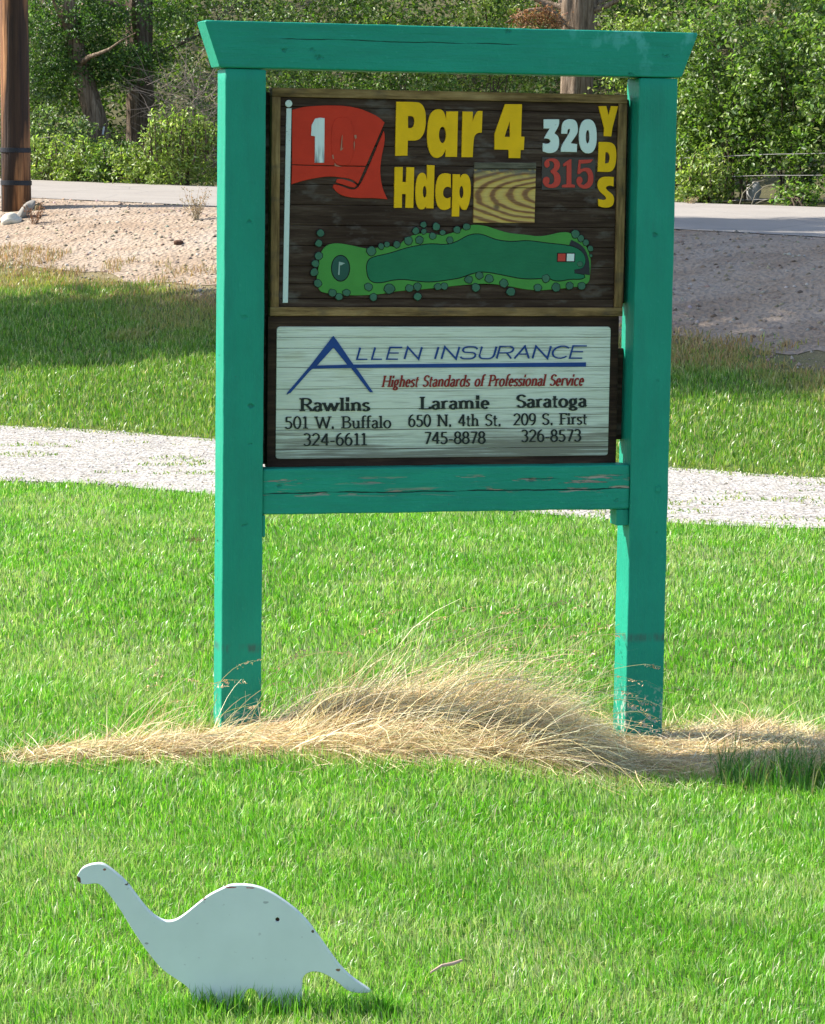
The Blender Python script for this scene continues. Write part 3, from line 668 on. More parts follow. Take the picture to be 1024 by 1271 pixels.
g('e', .50, [[(.10, XH * .52), (.40, XH * .52)] + arc(.25, XH * .5, .16, XH * .5, 5, 320, 16)], [])
g('t', .36, [[(.16, .86), (.16, .12)] + arc(.25, .12, .09, .11, 180, 300, 5), [(.04, XH - .02), (.32, XH - .02)]], [])
g('o', .58, [arc(.28, XH / 2, .20, XH / 2, 0, 360, 18)], [])
g('g', .52, [arc(.24, XH * .62, .15, XH * .36, 0, 360, 15), arc(.25, -.14, .17, .13, 0, 360, 13), [(.14, XH * .28), (.12, .06), (.34, .0)], [(.36, XH * .93), (.47, XH)]], [])
g('u', .60, [v(.14, .14, XH)[::-1] + arc(.28, .18, .14, .18, 180, 300, 6) + [(.44, .14)], v(.46, 0, XH)], [(.09, XH, .05), (.41, XH, .05), (.50, 0, .05)])
g('f', .34, [[(.15, 0), (.15, .82)] + arc(.27, .84, .12, .18, 180, 50, 7), [(.04, XH - .02), (.30, XH - .02)]], [(.15, 0, .1)])
g('h', .60, [v(.14, 0, 1.02), [(.14, XH - .14)] + arc(.32, XH - .2, .14, .2, 125, 0, 7) + [(.46, 0)]], [(.14, 0, .09), (.09, 1.02, .05), (.46, 0, .09)])
g('d', .60, [v(.46, 0, 1.02), arc(.28, XH / 2, .19, XH / 2, 35, 325, 13)], [(.41, 1.02, .05), (.50, 0, .05)])
g('v', .54, [[(.06, XH), (.28, 0)], [(.28, 0), (.50, XH)]], [(.07, XH, .08), (.49, XH, .08)])
g('c', .48, [arc(.27, XH / 2, .18, XH / 2, 45, 315, 13)], [])
g('.', .28, [[(.12, .02), (.16, .06)]], []); g('-', .38, [[(.06, .34), (.32, .34)]], []); g(' ', .42, [], [])
# figures
g('0', .56, [arc(.28, .5, .21, .5, 0, 360, 20)], []); g('1', .46, [v(.26, 0, 1), [(.26, 1), (.12, .86)]], [(.26, 0, .14)])
g('2', .56, [arc(.27, .72, .20, .28, 165, -20, 9) + [(.08, .04), (.48, .04)]], [])
g('3', .56, [arc(.25, .76, .19, .24, 150, -75, 9), arc(.25, .28, .22, .28, 85, -145, 11)], [])
g('4', .58, [v(.40, 0, 1), [(.39, .98), (.06, .30)], [(.06, .28), (.54, .28)]], [])
g('5', .56, [[(.46, .96), (.15, .96)], [(.15, .96), (.13, .56)], [(.13, .56)] + arc(.25, .30, .22, .30, 100, -145, 11)], [])
g('6', .56, [arc(.28, .32, .20, .32, 0, 360, 17), [(.09, .38)] + arc(.40, .52, .31, .48, 170, 95, 7)], [])
g('7', .54, [[(.08, .96), (.48, .96)], [(.48, .96), (.20, 0)]], [])
g('8', .56, [arc(.28, .75, .17, .24, 0, 360, 15), arc(.28, .26, .21, .26, 0, 360, 17)], [])
g('9', .56, [arc(.28, .68, .20, .32, 0, 360, 17), [(.47, .62)] + arc(.16, .48, .31, .48, -10, -85, 7)], [])
# slanted sans capitals for the blue line
SG = {'L': (.80, [[(.1, 1), (.1, 0), (.72, 0)]]), 'E': (.95, [[(.86, 1), (.1, 1), (.1, 0), (.80, 0)], [(.1, .52), (.74, .52)]]), 'N': (1.12, [[(.1, 0), (.1, 1), (.92, 0), (.92, 1)]]),
      'I': (.34, [[(.12, 0), (.12, 1)]]), 'S': (1.0, [[(.86, .80)] + arc(.60, .80, .24, .2, 30, 90, 3) + arc(.34, .76, .24, .24, 90, 250, 7) + arc(.62, .26, .24, .26, 80, -90, 7) + arc(.32, .2, .24, .2, -90, -170, 4)]),
      'U': (1.08, [[(.1, 1), (.1, .3)] + arc(.36, .3, .26, .3, 180, 270, 5) + arc(.62, .3, .26, .3, 270, 360, 5) + [(.88, 1)]]), 'R': (1.05, [[(.1, 0), (.1, 1), (.62, 1)] + arc(.62, .74, .24, .26, 90, -90, 7) + [(.1, .46)], [(.56, .46), (.88, 0)]]),
      'A': (1.05, [[(.02, 0), (.48, 1), (.96, 0)], [(.22, .36), (.78, .36)]]), 'C': (1.05, [arc(.54, .5, .46, .5, 42, 318, 15)])}

def stroke_mesh(path, ht, hv, mapf, y0, y1):
    """ribbon along path; half width ht for horizontal runs, hv for vertical runs"""
    P = [Vector(p) for p in path]; n = len(P); Ls, Rs = [], []
    closed = (P[0] - P[-1]).length < 1e-4 and n > 3
    for i in range(n):
        if closed and i in (0, n - 1): d1 = (P[-1] - P[-2]).normalized(); d2 = (P[1] - P[0]).normalized()
        else:
            d1 = (P[i] - P[i - 1]).normalized() if i else None; d2 = (P[i + 1] - P[i]).normalized() if i < n - 1 else None
            d1 = d1 or d2; d2 = d2 or d1
        def off(d): return math.sqrt((ht * d.x) ** 2 + (hv * d.y) ** 2)
        t = (d1 + d2); t = t.normalized() if t.length > .3 else d1
        nrm = Vector((-t.y, t.x)); h = (off(d1) + off(d2)) / 2 / max(.5, abs(t.dot(d1)))
        Ls.append(P[i] + nrm * h); Rs.append(P[i] - nrm * h)
    V = []; F = []
    for l, r_ in zip(Ls, Rs):
        a, b = mapf(l), mapf(r_); V += [(a[0], y0, a[1]), (b[0], y0, b[1]), (a[0], y1, a[1]), (b[0], y1, b[1])]
    for i in range(n - 1):
        k = 4 * i
        F += [(k, k + 1, k + 5, k + 4), (k + 2, k + 6, k + 7, k + 3), (k, k + 4, k + 6, k + 2), (k + 1, k + 3, k + 7, k + 5)]
    F += [(0, 2, 3, 1), (4 * n - 4, 4 * n - 3, 4 * n - 1, 4 * n - 2)]
    return V, F
def add(VV, FF, V, F):
    b = len(VV); VV += V; FF += [tuple(i + b for i in f) for f in F]
def text_line(txt, x0, x1, yb0, yb1, cap, mat, name='text_line', hv=.07, ht=.035, slant=0., par=None):
    tot = sum(GL[c][0] for c in txt); s = (x1 - x0) / tot
    VV, FF = [], []; x = 0; k = 0
    for ch in txt:
        adv, st, se = GL[ch]
        def mapf(p, x=x):
            u = (x + p[0]) * s + p[1] * slant * cap
            return B(x0 + u, yb0 + (yb1 - yb0) * ((x + p[0]) / tot) - p[1] * cap, YW - .002)
        asp = cap / s       # keep the stem weight true when the line is condensed
        for path in st:
            if ch in '.' or (ch == 'i' and path[0][1] > .8):
                c_ = path[0]; rr = hv * 1.5
                yy0 = .055 if ch == '.' else c_[1] + .03; path = [(c_[0] - rr * .6 * asp ** .5 + .02, yy0), (c_[0] + rr * .6 * asp ** .5 + .02, yy0)]
                V, F = stroke_mesh(path, rr, rr, mapf, YW - .0035 - k * .00006, YW + .002)
            else: V, F = stroke_mesh(path, ht, hv * asp, mapf, YW - .0035 - k * .00006, YW + .002)
            add(VV, FF, V, F); k = (k + 1) % 9
        for (sx, sy, sw_) in se:
            yy = sy + (ht * .9 if sy < .3 else -ht * .9)
            V, F = stroke_mesh([(sx - sw_ - .02, yy), (sx + sw_ + .02, yy)], ht * .9, ht, mapf, YW - .0035 - k * .00006, YW + .002)
            add(VV, FF, V, F); k = (k + 1) % 9
        x += adv
    o = mesh_py(name, VV, FF, mat, par or lo)
    bm = bmesh.new(); bm.from_mesh(o.data); bmesh.ops.recalc_face_normals(bm, faces=bm.faces); bm.to_mesh(o.data); bm.free(); tag(o, kind='stuff'); return o
text_line('Rawlins', 372, 459.5, 510.3, 509.8, 16, MAT_INK, hv=.115, ht=.05)
text_line('Laramie', 521, 608, 508, 507, 15.5, MAT_INK, hv=.115, ht=.05)
text_line('Saratoga', 641, 728.5, 505.8, 504.6, 15.8, MAT_INK, hv=.115, ht=.05)
text_line('501 W. Buffalo', 353, 486.5, 532, 531.2, 14.8, MAT_INK, hv=.074, ht=.042)
text_line('650 N. 4th St.', 506.5, 622.5, 529.6, 528.4, 14.6, MAT_INK, hv=.074, ht=.042)
text_line('209 S. First', 637, 729, 527.8, 526.6, 14.2, MAT_INK, hv=.074, ht=.042)
text_line('324-6611', 376, 456, 553, 552.6, 14.8, MAT_INK, hv=.078, ht=.045)
text_line('745-8878', 526, 603, 551, 550.4, 14.8, MAT_INK, hv=.078, ht=.045)
text_line('326-8573', 646.5, 722, 548.4, 547.6, 14.6, MAT_INK, hv=.078, ht=.045)
text_line('Highest Standards of Professional Service', 473.5, 724, 480.3, 478.4, 14, MAT_REDTXT, hv=.075, ht=.045, slant=.2)
for ch, a, b in (('L', 443, 457), ('L', 461.5, 475), ('E', 480, 496), ('N', 502, 520.5), ('I', 540, 543), ('N', 548, 567), ('S', 571, 590), ('U', 594, 613), ('R', 616.5, 635.5), ('A', 638.5, 657.5), ('N', 661, 680.5), ('C', 684, 703.5), ('E', 707, 725)):
    adv, st = SG[ch]; VV, FF = [], []; f_ = (a - 443) / 285; yb = 446 - 1.6 * f_; cap = 14.6 + .6 * f_
    lo_, hi_ = min(p[0] for s_ in st for p in s_), max(p[0] for s_ in st for p in s_); sc_ = (b - a - 1) / max(hi_ - lo_, .15) if ch != 'I' else 12
    for k, path in enumerate(st):
        # work in pixels so that the stroke keeps one width
        pp = [((p[0] - lo_) * sc_ + p[1] * cap * .29, p[1] * cap) for p in path]
        V, F = stroke_mesh(pp, .75, 1.15, lambda p: B(a + p[0], yb - p[1], YW - .002), YW - .0035 - k * .00008, YW + .002); add(VV, FF, V, F)
    o = mesh_py('letter', VV, FF, MAT_BLUE, lo)
    bm = bmesh.new(); bm.from_mesh(o.data); bmesh.ops.recalc_face_normals(bm, faces=bm.faces); bm.to_mesh(o.data); bm.free()
AO = ((350, 410), 150 / 1024)
VV, FF = [], []
for k, pts in enumerate(([(432, 50), (440, 50), (436, 145), (300, 295), (235, 345), (72, 530), (40, 545), (46, 528), (240, 300)], [(436, 50), (465, 85), (585, 262), (652, 350), (772, 525), (745, 525), (590, 325), (552, 290), (436, 145)])):
    V, F = prism('l', [trace(pts, *AO, YW - .002, False)], YW - .0036 - k * .0001, YW + .002, None, None, data_only=True); add(VV, FF, V, F)
V, F = prism('l', [[B(*p, YW - .002) for p in ((387, 453.9), (437.9, 452.4), (727.2, 449.8), (727.2, 455.2), (437.9, 456.8), (384, 457.8))]], YW - .0038, YW + .002, None, None, data_only=True); add(VV, FF, V, F)
o = mesh_py('large_letter_with_underline', VV, FF, MAT_BLUE, lo)
bm = bmesh.new(); bm.from_mesh(o.data); bmesh.ops.recalc_face_normals(bm, faces=bm.faces); bm.to_mesh(o.data); bm.free()

# mounting cleats on the inner faces of the posts
timber('mounting_cleat', MAT_DARK, 'z', .905, 2.17, (POSTW + .001, .112), (POSTW + .044, .136), sign, n=12, bev=.002, seed=41)
c0, c1 = B(770, 545, .115)[1], B(770, 432, .115)[1]
timber('mounting_cleat', MAT_DARK, 'z', c0, c1, (WID - POSTW - .05, .112), (WID - POSTW - .001, .136), sign, n=8, bev=.002, seed=42)
timber('mounting_cleat', MAT_DARK, 'z', 1.46, 2.17, (WID - POSTW - .045, .113), (WID - POSTW - .001, .137), sign, n=8, bev=.002, seed=43)

# ================================================================== dinosaur cut-out
D1 = [(75,150),(85,125),(110,90),(150,72),(190,63),(235,62),(270,80),(325,122),(390,180),(450,260),(510,340),(560,390),(610,420),(650,432),(700,425),(750,395),(800,355),(860,305),(920,260),(1020,212)]
D2 = [(120,180),(200,178),(270,188),(340,215),(420,265),(500,325),(560,385),(620,465),(700,580),(760,660),(830,725),(930,790),(932,800),(870,806),(800,795),(740,740),(690,705),(640,683),(600,678),(560,690),(538,715),(533,760),(531,930),(300,940),(285,825),(270,790),(240,775),(215,785),(200,820),(190,950)]
D3 = [(806,1040),(812,940),(800,870),(770,835),(700,790),(620,735),(540,640),(490,570),(430,480),(370,380),(320,305),(270,240),(235,200),(205,186),(160,192),(120,195),(90,182)]
dpx = [(80 + x * .19531, 1060 + y * .19531) for x, y in D1] + [(260 + x * .21484, 1060 + y * .21484) for x, y in D2] + [(80 + x * .19531, 1060 + y * .19531) for x, y in D3]
dg = on_ground(310, 1257); DO = Vector((dg.x, dg.y, 0))
DYAW = R(-2); D_inv = (Matrix.Translation(DO) @ Matrix.Rotation(DYAW, 4, 'Z')).inverted()
def Bd(px, py):
    o_ = D_inv @ CAM; d = D_inv.to_3x3() @ ray(px, py); p = o_ + d * (-o_.y / d.y); return (p.x, p.z)
dl = [Bd(*p) for p in smoothp(dpx, 60, 2)]
M = Mat('chipped_white_board_paint'); P_ = M.sep(); n = M.noise(scale=7, detail=4); n2 = M.noise(scale=70, detail=3)
c = M.mix(M.ramp(n, .3, .7), (.62, .67, .62), (.55, .60, .55)); c = M.mix(M.ramp(n2, .68, .72, 0, .5), c, (.35, .35, .33))
def spot(c, px, py, rx, rz, col, jag=.5, scale=90):
    sx, sz = Bd(px, py); x = M.n('ShaderNodeVectorMath', operation='LENGTH')
    M.put(x.inputs[0], M.map(loc=(-sx / rx, 0, -sz / rz), scale=(1 / rx, 0, 1 / rz)))
    k = M.math('ADD', x.outputs['Value'], M.math('MULTIPLY', M.math('SUBTRACT', M.noise(scale=scale, detail=3), .5), jag * 4))
    return M.mix(M.ramp(k, .85, 1.05, 1, 0), c, col)
for (px, py, rx, rz, col) in ((97, 1093, .006, .010, (.10, .04, .02)), (286, 1101.5, .015, .0016, (.30, .06, .06)), (311, 1102, .011, .0014, (.32, .07, .07)), (157, 1098, .004, .002, (.08, .05, .04)),
                              (388, 1156, .004, .004, (.10, .06, .05)), (420, 1204, .005, .004, (.22, .10, .06)), (253, 1116, .005, .003, (.14, .08, .06)), (330, 1120, .007, .003, (.36, .38, .36)),
                              (182, 1171, .005, .003, (.3, .3, .28)), (130, 1079, .004, .003, (.25, .08, .05))):
    c = spot(c, px, py, rx, rz, col)
M.bump(n, .001); MAT_DINO = M.fin(c, .38, .5)
hole = [Bd(x, y) for x, y in ell(344.3, 1141.5, 2.6, 2.6, 12)]
dino = empty('dinosaur_cutout', DO, DYAW)
tag(dino, 'flat white long-necked dinosaur cut from board, standing in the grass before the sign', 'lawn ornament')
prism('body_board', [dl, hole], 0, .017, MAT_DINO, dino, bev=.0012)
M_RUST = paint('rusty_hole_lining', (.06, .022, .014), .3)
hc = Bd(344.3, 1141.5); prism('screw', [[(hc[0] + .0053 * math.cos(a), hc[1] + .0053 * math.sin(a)) for a in [k * math.pi / 5 for k in range(10)]]], .006, .016, M_RUST, dino)

# ================================================================== VEGETATION HELPERS
def nrm(a): return a / np.maximum(np.linalg.norm(a, axis=-1, keepdims=True), 1e-9)
def blades(P, h, wd, az, lean, laz, tint, taper=.65):
    """grass blades: root points P (n,3), height, width, facing azimuth, lean amount and its azimuth -> 3 triangles each"""
    n = len(P); side = np.stack([np.cos(az), np.sin(az), np.zeros(n)], -1) * (wd / 2)[:, None]
    ld = np.stack([np.cos(laz), np.sin(laz), np.zeros(n)], -1)
    up_ = np.zeros((n, 3)); up_[:, 2] = 1
    mid = P + up_ * (h * .55)[:, None] + ld * (lean * h * .28)[:, None]
    tip = P + up_ * (h * np.sqrt(np.clip(1 - (lean * .75) ** 2, .08, 1)))[:, None] + ld * (lean * h)[:, None]
    V = np.stack([P - side, P + side, mid - side * taper * 1.1, mid + side * taper * 1.1, tip], 1).reshape(-1, 3)
    b = (np.arange(n) * 5)[:, None]
    F = np.concatenate([b + [0, 1, 3], b + [0, 3, 2], b + [2, 3, 4]], 0)
    return V, F, np.repeat(tint, 5, axis=0)
def ribbons(P, side, tint):
    """P (n,k,3) centre lines, side (n,k,3) half-width vectors"""
    n, k, _ = P.shape
    V = np.stack([P - side, P + side], 2).reshape(-1, 3)      # per strand 2k verts
    b = (np.arange(n) * 2 * k)[:, None, None]; j = (np.arange(k - 1) * 2)[None, :, None]
    F = (b + j + np.array([0, 1, 3, 2])).reshape(-1, 4)
    return V, F, np.repeat(tint, 2 * k, axis=0)
def leaves(P, size, tint, aspect=.55, up_bias=.5, dirv=None, fold=.18):
    """pointed leaves, two triangles each folded along the midrib"""
    n = len(P); N = rng.normal(size=(n, 3)); N[:, 2] += up_bias * 1.5
    if dirv is not None: N = N + dirv
    N = nrm(N); T = nrm(np.cross(N, rng.normal(size=(n, 3)))); Bv = np.cross(N, T)
    s = size[:, None]
    a = P - T * s * .5; b = P + Bv * s * aspect * .5 + T * s * .08 + N * s * fold; c = P + T * s * .5; d = P - Bv * s * aspect * .5 + T * s * .08 + N * s * fold
    V = np.stack([a, b, c, d], 1).reshape(-1, 3); i = (np.arange(n) * 4)[:, None]
    F = np.concatenate([i + [0, 1, 2], i + [0, 2, 3]], 0)
    return V, F, np.repeat(tint, 4, axis=0)
def pick(pal, wts, n, jit=.18):
    pal = np.array(pal, float); k = rng.choice(len(pal), n, p=np.array(wts) / sum(wts))
    return pal[k] * (1 + rng.normal(size=(n, 1)) * jit).clip(.5, 1.6) * (1 + rng.normal(size=(n, 3)) * .06)
def join(parts):
    Vs, Fs, Ts = [], [], []; b = 0
    for V, F, T in parts: Vs.append(V); Fs.append(F + b); Ts.append(T); b += len(V)
    return np.concatenate(Vs), np.concatenate(Fs), np.concatenate(Ts)
def leafmat(name, rough=.42, spec=.45, tr=.3, trcol=(1.0, 1.25, .5)):
    M = Mat(name); a = M.attr(); M.fin(a, rough, spec)
    M.translucent(tr, M.mix(1, a, (*[x * 1.3 for x in trcol],)[:3], 'MULTIPLY')); return M.m
MAT_GRASS = leafmat('grass_blade', .38, .5, .35)
MAT_STRAW = leafmat('straw', .5, .35, .2, (1.0, .9, .7))
MAT_LEAF = leafmat('leaf', .45, .4, .36)
MAT_LEAFDRY = leafmat('dead_leaf', .7, .2, .2, (1, .8, .5))

# ================================================================== LAWN
def in_view(x, y, mg=.35, k=.150): return np.abs(x) < k * y + mg
def scatter(y0, y1, dens, mg=.35):
    wmax = .150 * y1 + mg; n = int((y1 - y0) * 2 * wmax * dens)
    x = rng.uniform(-wmax, wmax, n); y = rng.uniform(y0, y1, n); k = in_view(x, y, mg); return x[k], y[k]
G_PAL = [(.080, .235, .014), (.125, .315, .022), (.180, .375, .036), (.260, .410, .090), (.46, .52, .27), (.54, .50, .32)]
# footprint of the dry heap round the posts (its own frame: u along the sign, v across)
def mound_h(x, y):
    dx, dy = x - SO.x, y - SO.y; u = dx * math.cos(YAW) + dy * math.sin(YAW); v_ = -dx * math.sin(YAW) + dy * math.cos(YAW)
    ku = [-.82, -.62, -.3, 0, .2, .5, 1.0, 1.4, 1.7, 2.05, 2.25]
    front = np.interp(u, ku, [-.48, -.50, -.47, -.46, -.52, -.60, -.63, -.64, -.66, -.72, -.5])
    back = np.interp(u, ku, [-.30, -.22, -.10, .02, .08, .18, .24, .20, .16, .18, -.1])
    vc = np.interp(u, [-.8, -.3, 0, .3, 1.25, 1.5, 2.2], [-.38, -.28, -.2, .0, .02, -.15, -.28])
    ht = np.interp(u, [-.82, -.62, -.3, -.05, .17, .4, .75, 1.0, 1.25, 1.4, 1.6, 1.95, 2.25], [0, .018, .026, .022, .030, .072, .100, .080, .030, .010, .012, .020, 0]) * (.7 + .6 * fbm(x, y, .22, 44))
    j = (fbm(x, y, .16, 40) - .5) * .55
    t = np.where(v_ < vc, (vc - v_) / np.maximum(vc - front, .03), (v_ - vc) / np.maximum(back - vc, .03)) + j + 3 * ((u < -.86) | (u > 2.28))
    h = ht * np.clip(1 - np.clip(t, 0, 1) ** 1.6, 0, 1)
    return np.where(t < 1, h, 0), t
lawn = []
for (y0, y1, dens, wd, hh, skirt) in ((6.1, 8.6, 14800, .0034, .036, 0), (8.6, 11.6, 9300, .0044, .039, 0), (11.6, 18.6, 4100, .0063, .040, 0), (4.6, 11.6, 1000, .0090, .046, 1), (11.6, 18.6, 650, .013, .046, 1)):
    x, y = scatter(y0, y1, dens, 2.2 if skirt else .35)
    if skirt: k_ = ~(in_view(x, y) & (y > 6.1)); x, y = x[k_], y[k_]
    pn = path_near(x) - .10 * fbm(x, y, .25, 60); _, t = mound_h(x, y)
    keep = (y < pn) & ((t > 1.0) | (rng.random(len(x)) < .035 + .5 * sstep(.7, 1.0, t))); x, y = x[keep], y[keep]; n = len(x)
    t = t[keep]
    P = np.stack([x, y, Z(x, y) - .004], -1)
    big = fbm(x, y, .55, 50, 4); fine = fbm(x, y, .12, 55)
    h = hh * (.65 + .7 * fine) * rng.uniform(.55, 1.25, n) * (1 + .5 * np.clip(1.5 - t, 0, .5))
    T = pick(G_PAL, [.20, .30, .24, .14, .08, .04], n)
    T *= (1 + .35 * (big[:, None] - .5) * np.array([1.6, 1, 1.8]))
    # yellowish worn patches and one dead spot
    ys = np.maximum(sstep(.58, .72, fbm(x, y, 1.1, 58)), .75 * sstep(.50, .72, fbm(x, y * 1.6, .34, 59)))[:, None] * (rng.random((n, 1)) < .5); T = T * (1 - ys) + np.array([.38, .42, .20]) * ys
    sp = on_ground(241, 673); dsp = np.hypot(x - sp.x, (y - sp.y) * .5) < .055; T[dsp] = np.array([.22, .15, .08]) * rng.uniform(.5, 1.3, (dsp.sum(), 1)); h[dsp] *= .5
    near_m = (sstep(1.45, .9, t) * (rng.random(n) < .6))[:, None]; T = T * (1 - near_m) + np.array([.52, .42, .20]) * rng.uniform(.6, 1.2, (n, 1)) * near_m
    lean = np.abs(rng.normal(.38, .34, n)).clip(0, 1.15)
    laz = rng.uniform(0, 6.283, n) * .75 + vnoise(x, y, .3, 61) * 5
    lawn.append(blades(P, h, wd * rng.uniform(.6, 1.3, n), rng.uniform(0, 6.283, n), lean, laz, T))
V, F, T = join(lawn)
o = mesh_np('lawn_grass', V, F, MAT_GRASS, tint=T); tag(o, kind='stuff')
# far lawn between the path and the bank; thins and dries towards the toe of the bank
x, y = scatter(16.0, 34, 2300, .6); xs, ys_ = scatter(15.5, 34, 420, 3.2); k_ = ~in_view(xs, ys_, .6); x = np.concatenate([x, xs[k_]]); y = np.concatenate([y, ys_[k_]]); q = y + .86 * x; n0 = fbm(x, y, .8, 71); n1_ = fbm(x, y, .25, 72)
pf = path_far(x) + .12 * n1_
toe = Q_TOE + (fbm(x, y, 1.3, 73) - .5) * 2.2 - .1
keep = (y > pf) & (q < toe + .2) & (rng.random(len(x)) < np.clip((toe - q) * 1.6 + .15, .05, 1)); x, y, q, n0, n1_, toe, pf = [a[keep] for a in (x, y, q, n0, n1_, toe, pf)]; n = len(x)
P = np.stack([x, y, Z(x, y) - .004], -1)
T = pick([(.085, .185, .016), (.125, .240, .024), (.175, .280, .042), (.28, .33, .11), (.42, .37, .18)], [.28, .32, .2, .12, .08], n)
dry_ = (sstep(2.6, .2, toe - q + (n0 - .5) * 4.5) * .9 * (rng.random(n) < .8))[:, None]; T = T * (1 - dry_) + np.array([.36, .26, .11]) * rng.uniform(.7, 1.3, (n, 1)) * dry_
edge = (sstep(.5, .1, y - pf) * (rng.random(n) < .6))[:, None]; T = T * (1 - edge) + np.array([.26, .30, .07]) * edge
h = .058 * (.6 + .8 * n1_) * rng.uniform(.5, 1.3, n) * (1 - .45 * edge[:, 0])
V, F, T = blades(P, h, .0095 * rng.uniform(.6, 1.3, n) * (1 + .5 * (~in_view(x, y, .6))), rng.uniform(0, 6.28, n), np.abs(rng.normal(.35, .3, n)).clip(0, 1.1), rng.uniform(0, 6.28, n), T)
o = mesh_np('rough_grass', V, F, MAT_GRASS, tint=T); tag(o, kind='stuff')
# thin weeds in the middle of the path
x, y = scatter(14.6, 23.0, 900, 1.8); a, b = path_near(x), path_far(x); t = (y - a) / (b - a); k = fbm(x, y * 2, .5, 81)
keep = (t > -.03) & (t < 1.03) & ((k + .16 * np.exp(-((t - .38) / .14) ** 2) > .70) | ((t > .93) & (k > .45)) | ((t < .05) & (k > .5))); x, y = x[keep], y[keep]; n = len(x)
V, F, T = blades(np.stack([x, y, Z(x, y) + .004], -1), .022 * rng.uniform(.5, 1.4, n), .009 * rng.uniform(.6, 1.3, n), rng.uniform(0, 6.28, n), rng.uniform(.5, 1.1, n), rng.uniform(0, 6.28, n), pick([(.20, .26, .05), (.12, .20, .03), (.34, .32, .14)], [.5, .3, .2], n))
o = mesh_np('path_weeds', V, F, MAT_GRASS, tint=T); tag(o, kind='stuff')

# stones: crushed stone on the path, gravel and clods on the bank
def stones(name, x, y, size, tint, mat, sub=1, lift=.2, flat=.7):
    VV, FF, TT = [], [], []; b = 0
    protos = [rock_mesh_np(sub, 1, rng.uniform(.6, 1), flat, .3, s) for s in range(6)]
    n = len(x); z = Z(x, y); ang = rng.uniform(0, 6.28, n); pk = rng.integers(0, 6, n)
    for s in range(6):
        k = np.where(pk == s)[0]; pv, pf_ = protos[s]
        c_, s_ = np.cos(ang[k])[:, None], np.sin(ang[k])[:, None]; sz = size[k][:, None]
        X = (pv[:, 0] * c_ - pv[:, 1] * s_) * sz + x[k][:, None]; Y = (pv[:, 0] * s_ + pv[:, 1] * c_) * sz + y[k][:, None]; Zz = pv[:, 2] * sz + z[k][:, None] + lift * sz
        VV.append(np.stack([X, Y, Zz], -1).reshape(-1, 3)); FF.append((pf_[None] + (np.arange(len(k)) * len(pv))[:, None, None]).reshape(-1, 3) + b)
        TT.append(np.repeat(tint[k], len(pv), axis=0)); b += len(k) * len(pv)
    o = mesh_np(name, np.concatenate(VV), np.concatenate(FF), mat, tint=np.concatenate(TT)); tag(o, kind='stuff'); return o
M = Mat('stone'); n_ = M.noise(scale=60, detail=3); MAT_STONE = M.fin(M.mix(M.ramp(n_, .3, .7, 0, .4), M.attr(), M.mix(1, M.attr(), (.6, .6, .6), 'MULTIPLY')), .9, .2)
def octa():
    V = np.array([(1, 0, 0), (-1, 0, 0), (0, 1, 0), (0, -1, 0), (0, 0, 1), (0, 0, -1)], float); F = np.array([(0, 2, 4), (2, 1, 4), (1, 3, 4), (3, 0, 4), (2, 0, 5), (1, 2, 5), (3, 1, 5), (0, 3, 5)]); return V, F
_rm = rock_mesh_np
def rock_mesh_np(sub, sx=1, sy=1, sz=.7, rough=.3, seed=0):
    if sub > 0: return _rm(sub, sx, sy, sz, rough, seed)
    V, F = octa(); r_ = np.random.default_rng(seed); V = V * r_.uniform(.6, 1.15, (6, 1)) + r_.normal(size=(6, 3)) * .18; V *= (sx, sy, sz); return V, F
x, y = scatter(14.4, 23.0, 950, 1.8); a, b = path_near(x), path_far(x); keep = (y > a - .08) & (y < b + .05); x, y = x[keep], y[keep]; n = len(x)
stones('path_stones', x, y, rng.uniform(.005, .014, n) * rng.uniform(.7, 1.3, n), pick([(.36, .335, .30), (.45, .425, .39), (.24, .215, .185), (.10, .085, .07)], [.42, .33, .18, .07], n, .1), MAT_STONE, 0)
x, y = scatter(19, 36.5, 300, 1.3); q = y + .86 * x; toe = Q_TOE + (fbm(x, y, 1.3, 73) - .5) * 2.2
keep = (q > toe - .3) & (q < Q_NEAR + .1); x, y = x[keep], y[keep]; n = len(x)
stones('bank_gravel', x, y, .005 + .030 * rng.random(n) ** 5.0, pick([(.30, .24, .175), (.24, .18, .125), (.36, .31, .25), (.14, .10, .07)], [.4, .3, .2, .1], n, .15), MAT_STONE, 0)
x, y = scatter(19, 35.5, 14, .6); q = y + .86 * x; keep = (q > Q_TOE - .2) & (q < Q_CREST); x, y = x[keep], y[keep]; n = len(x)
stones('bank_clods', x, y, rng.uniform(.012, .03, n), pick([(.30, .23, .16), (.24, .19, .14), (.38, .33, .28)], [.4, .3, .3], n, .15), MAT_STONE, 1)
# dry tufts low on the bank
x, y = scatter(19, 34, 1100, .6); q = y + .86 * x; kk = fbm(x, y, .9, 75); c2 = fbm(x, y, .22, 76)
keep = (q > Q_TOE - 1.2) & (q < Q_TOE + 1.3 - .9 * (x > 0)) & (kk * .6 + c2 * .6 - .12 * np.abs(q - Q_TOE - .1) > .53); x, y = x[keep], y[keep]; n = len(x)
V, F, T = blades(np.stack([x, y, Z(x, y)], -1), rng.uniform(.03, .11, n), np.full(n, .008), rng.uniform(0, 6.28, n), rng.uniform(.2, 1.1, n), rng.uniform(0, 6.28, n), pick([(.42, .28, .11), (.36, .25, .12), (.22, .24, .08)], [.5, .3, .2], n))
o = mesh_np('dry_bank_grass', V, F, MAT_STRAW, tint=T); tag(o, kind='stuff')

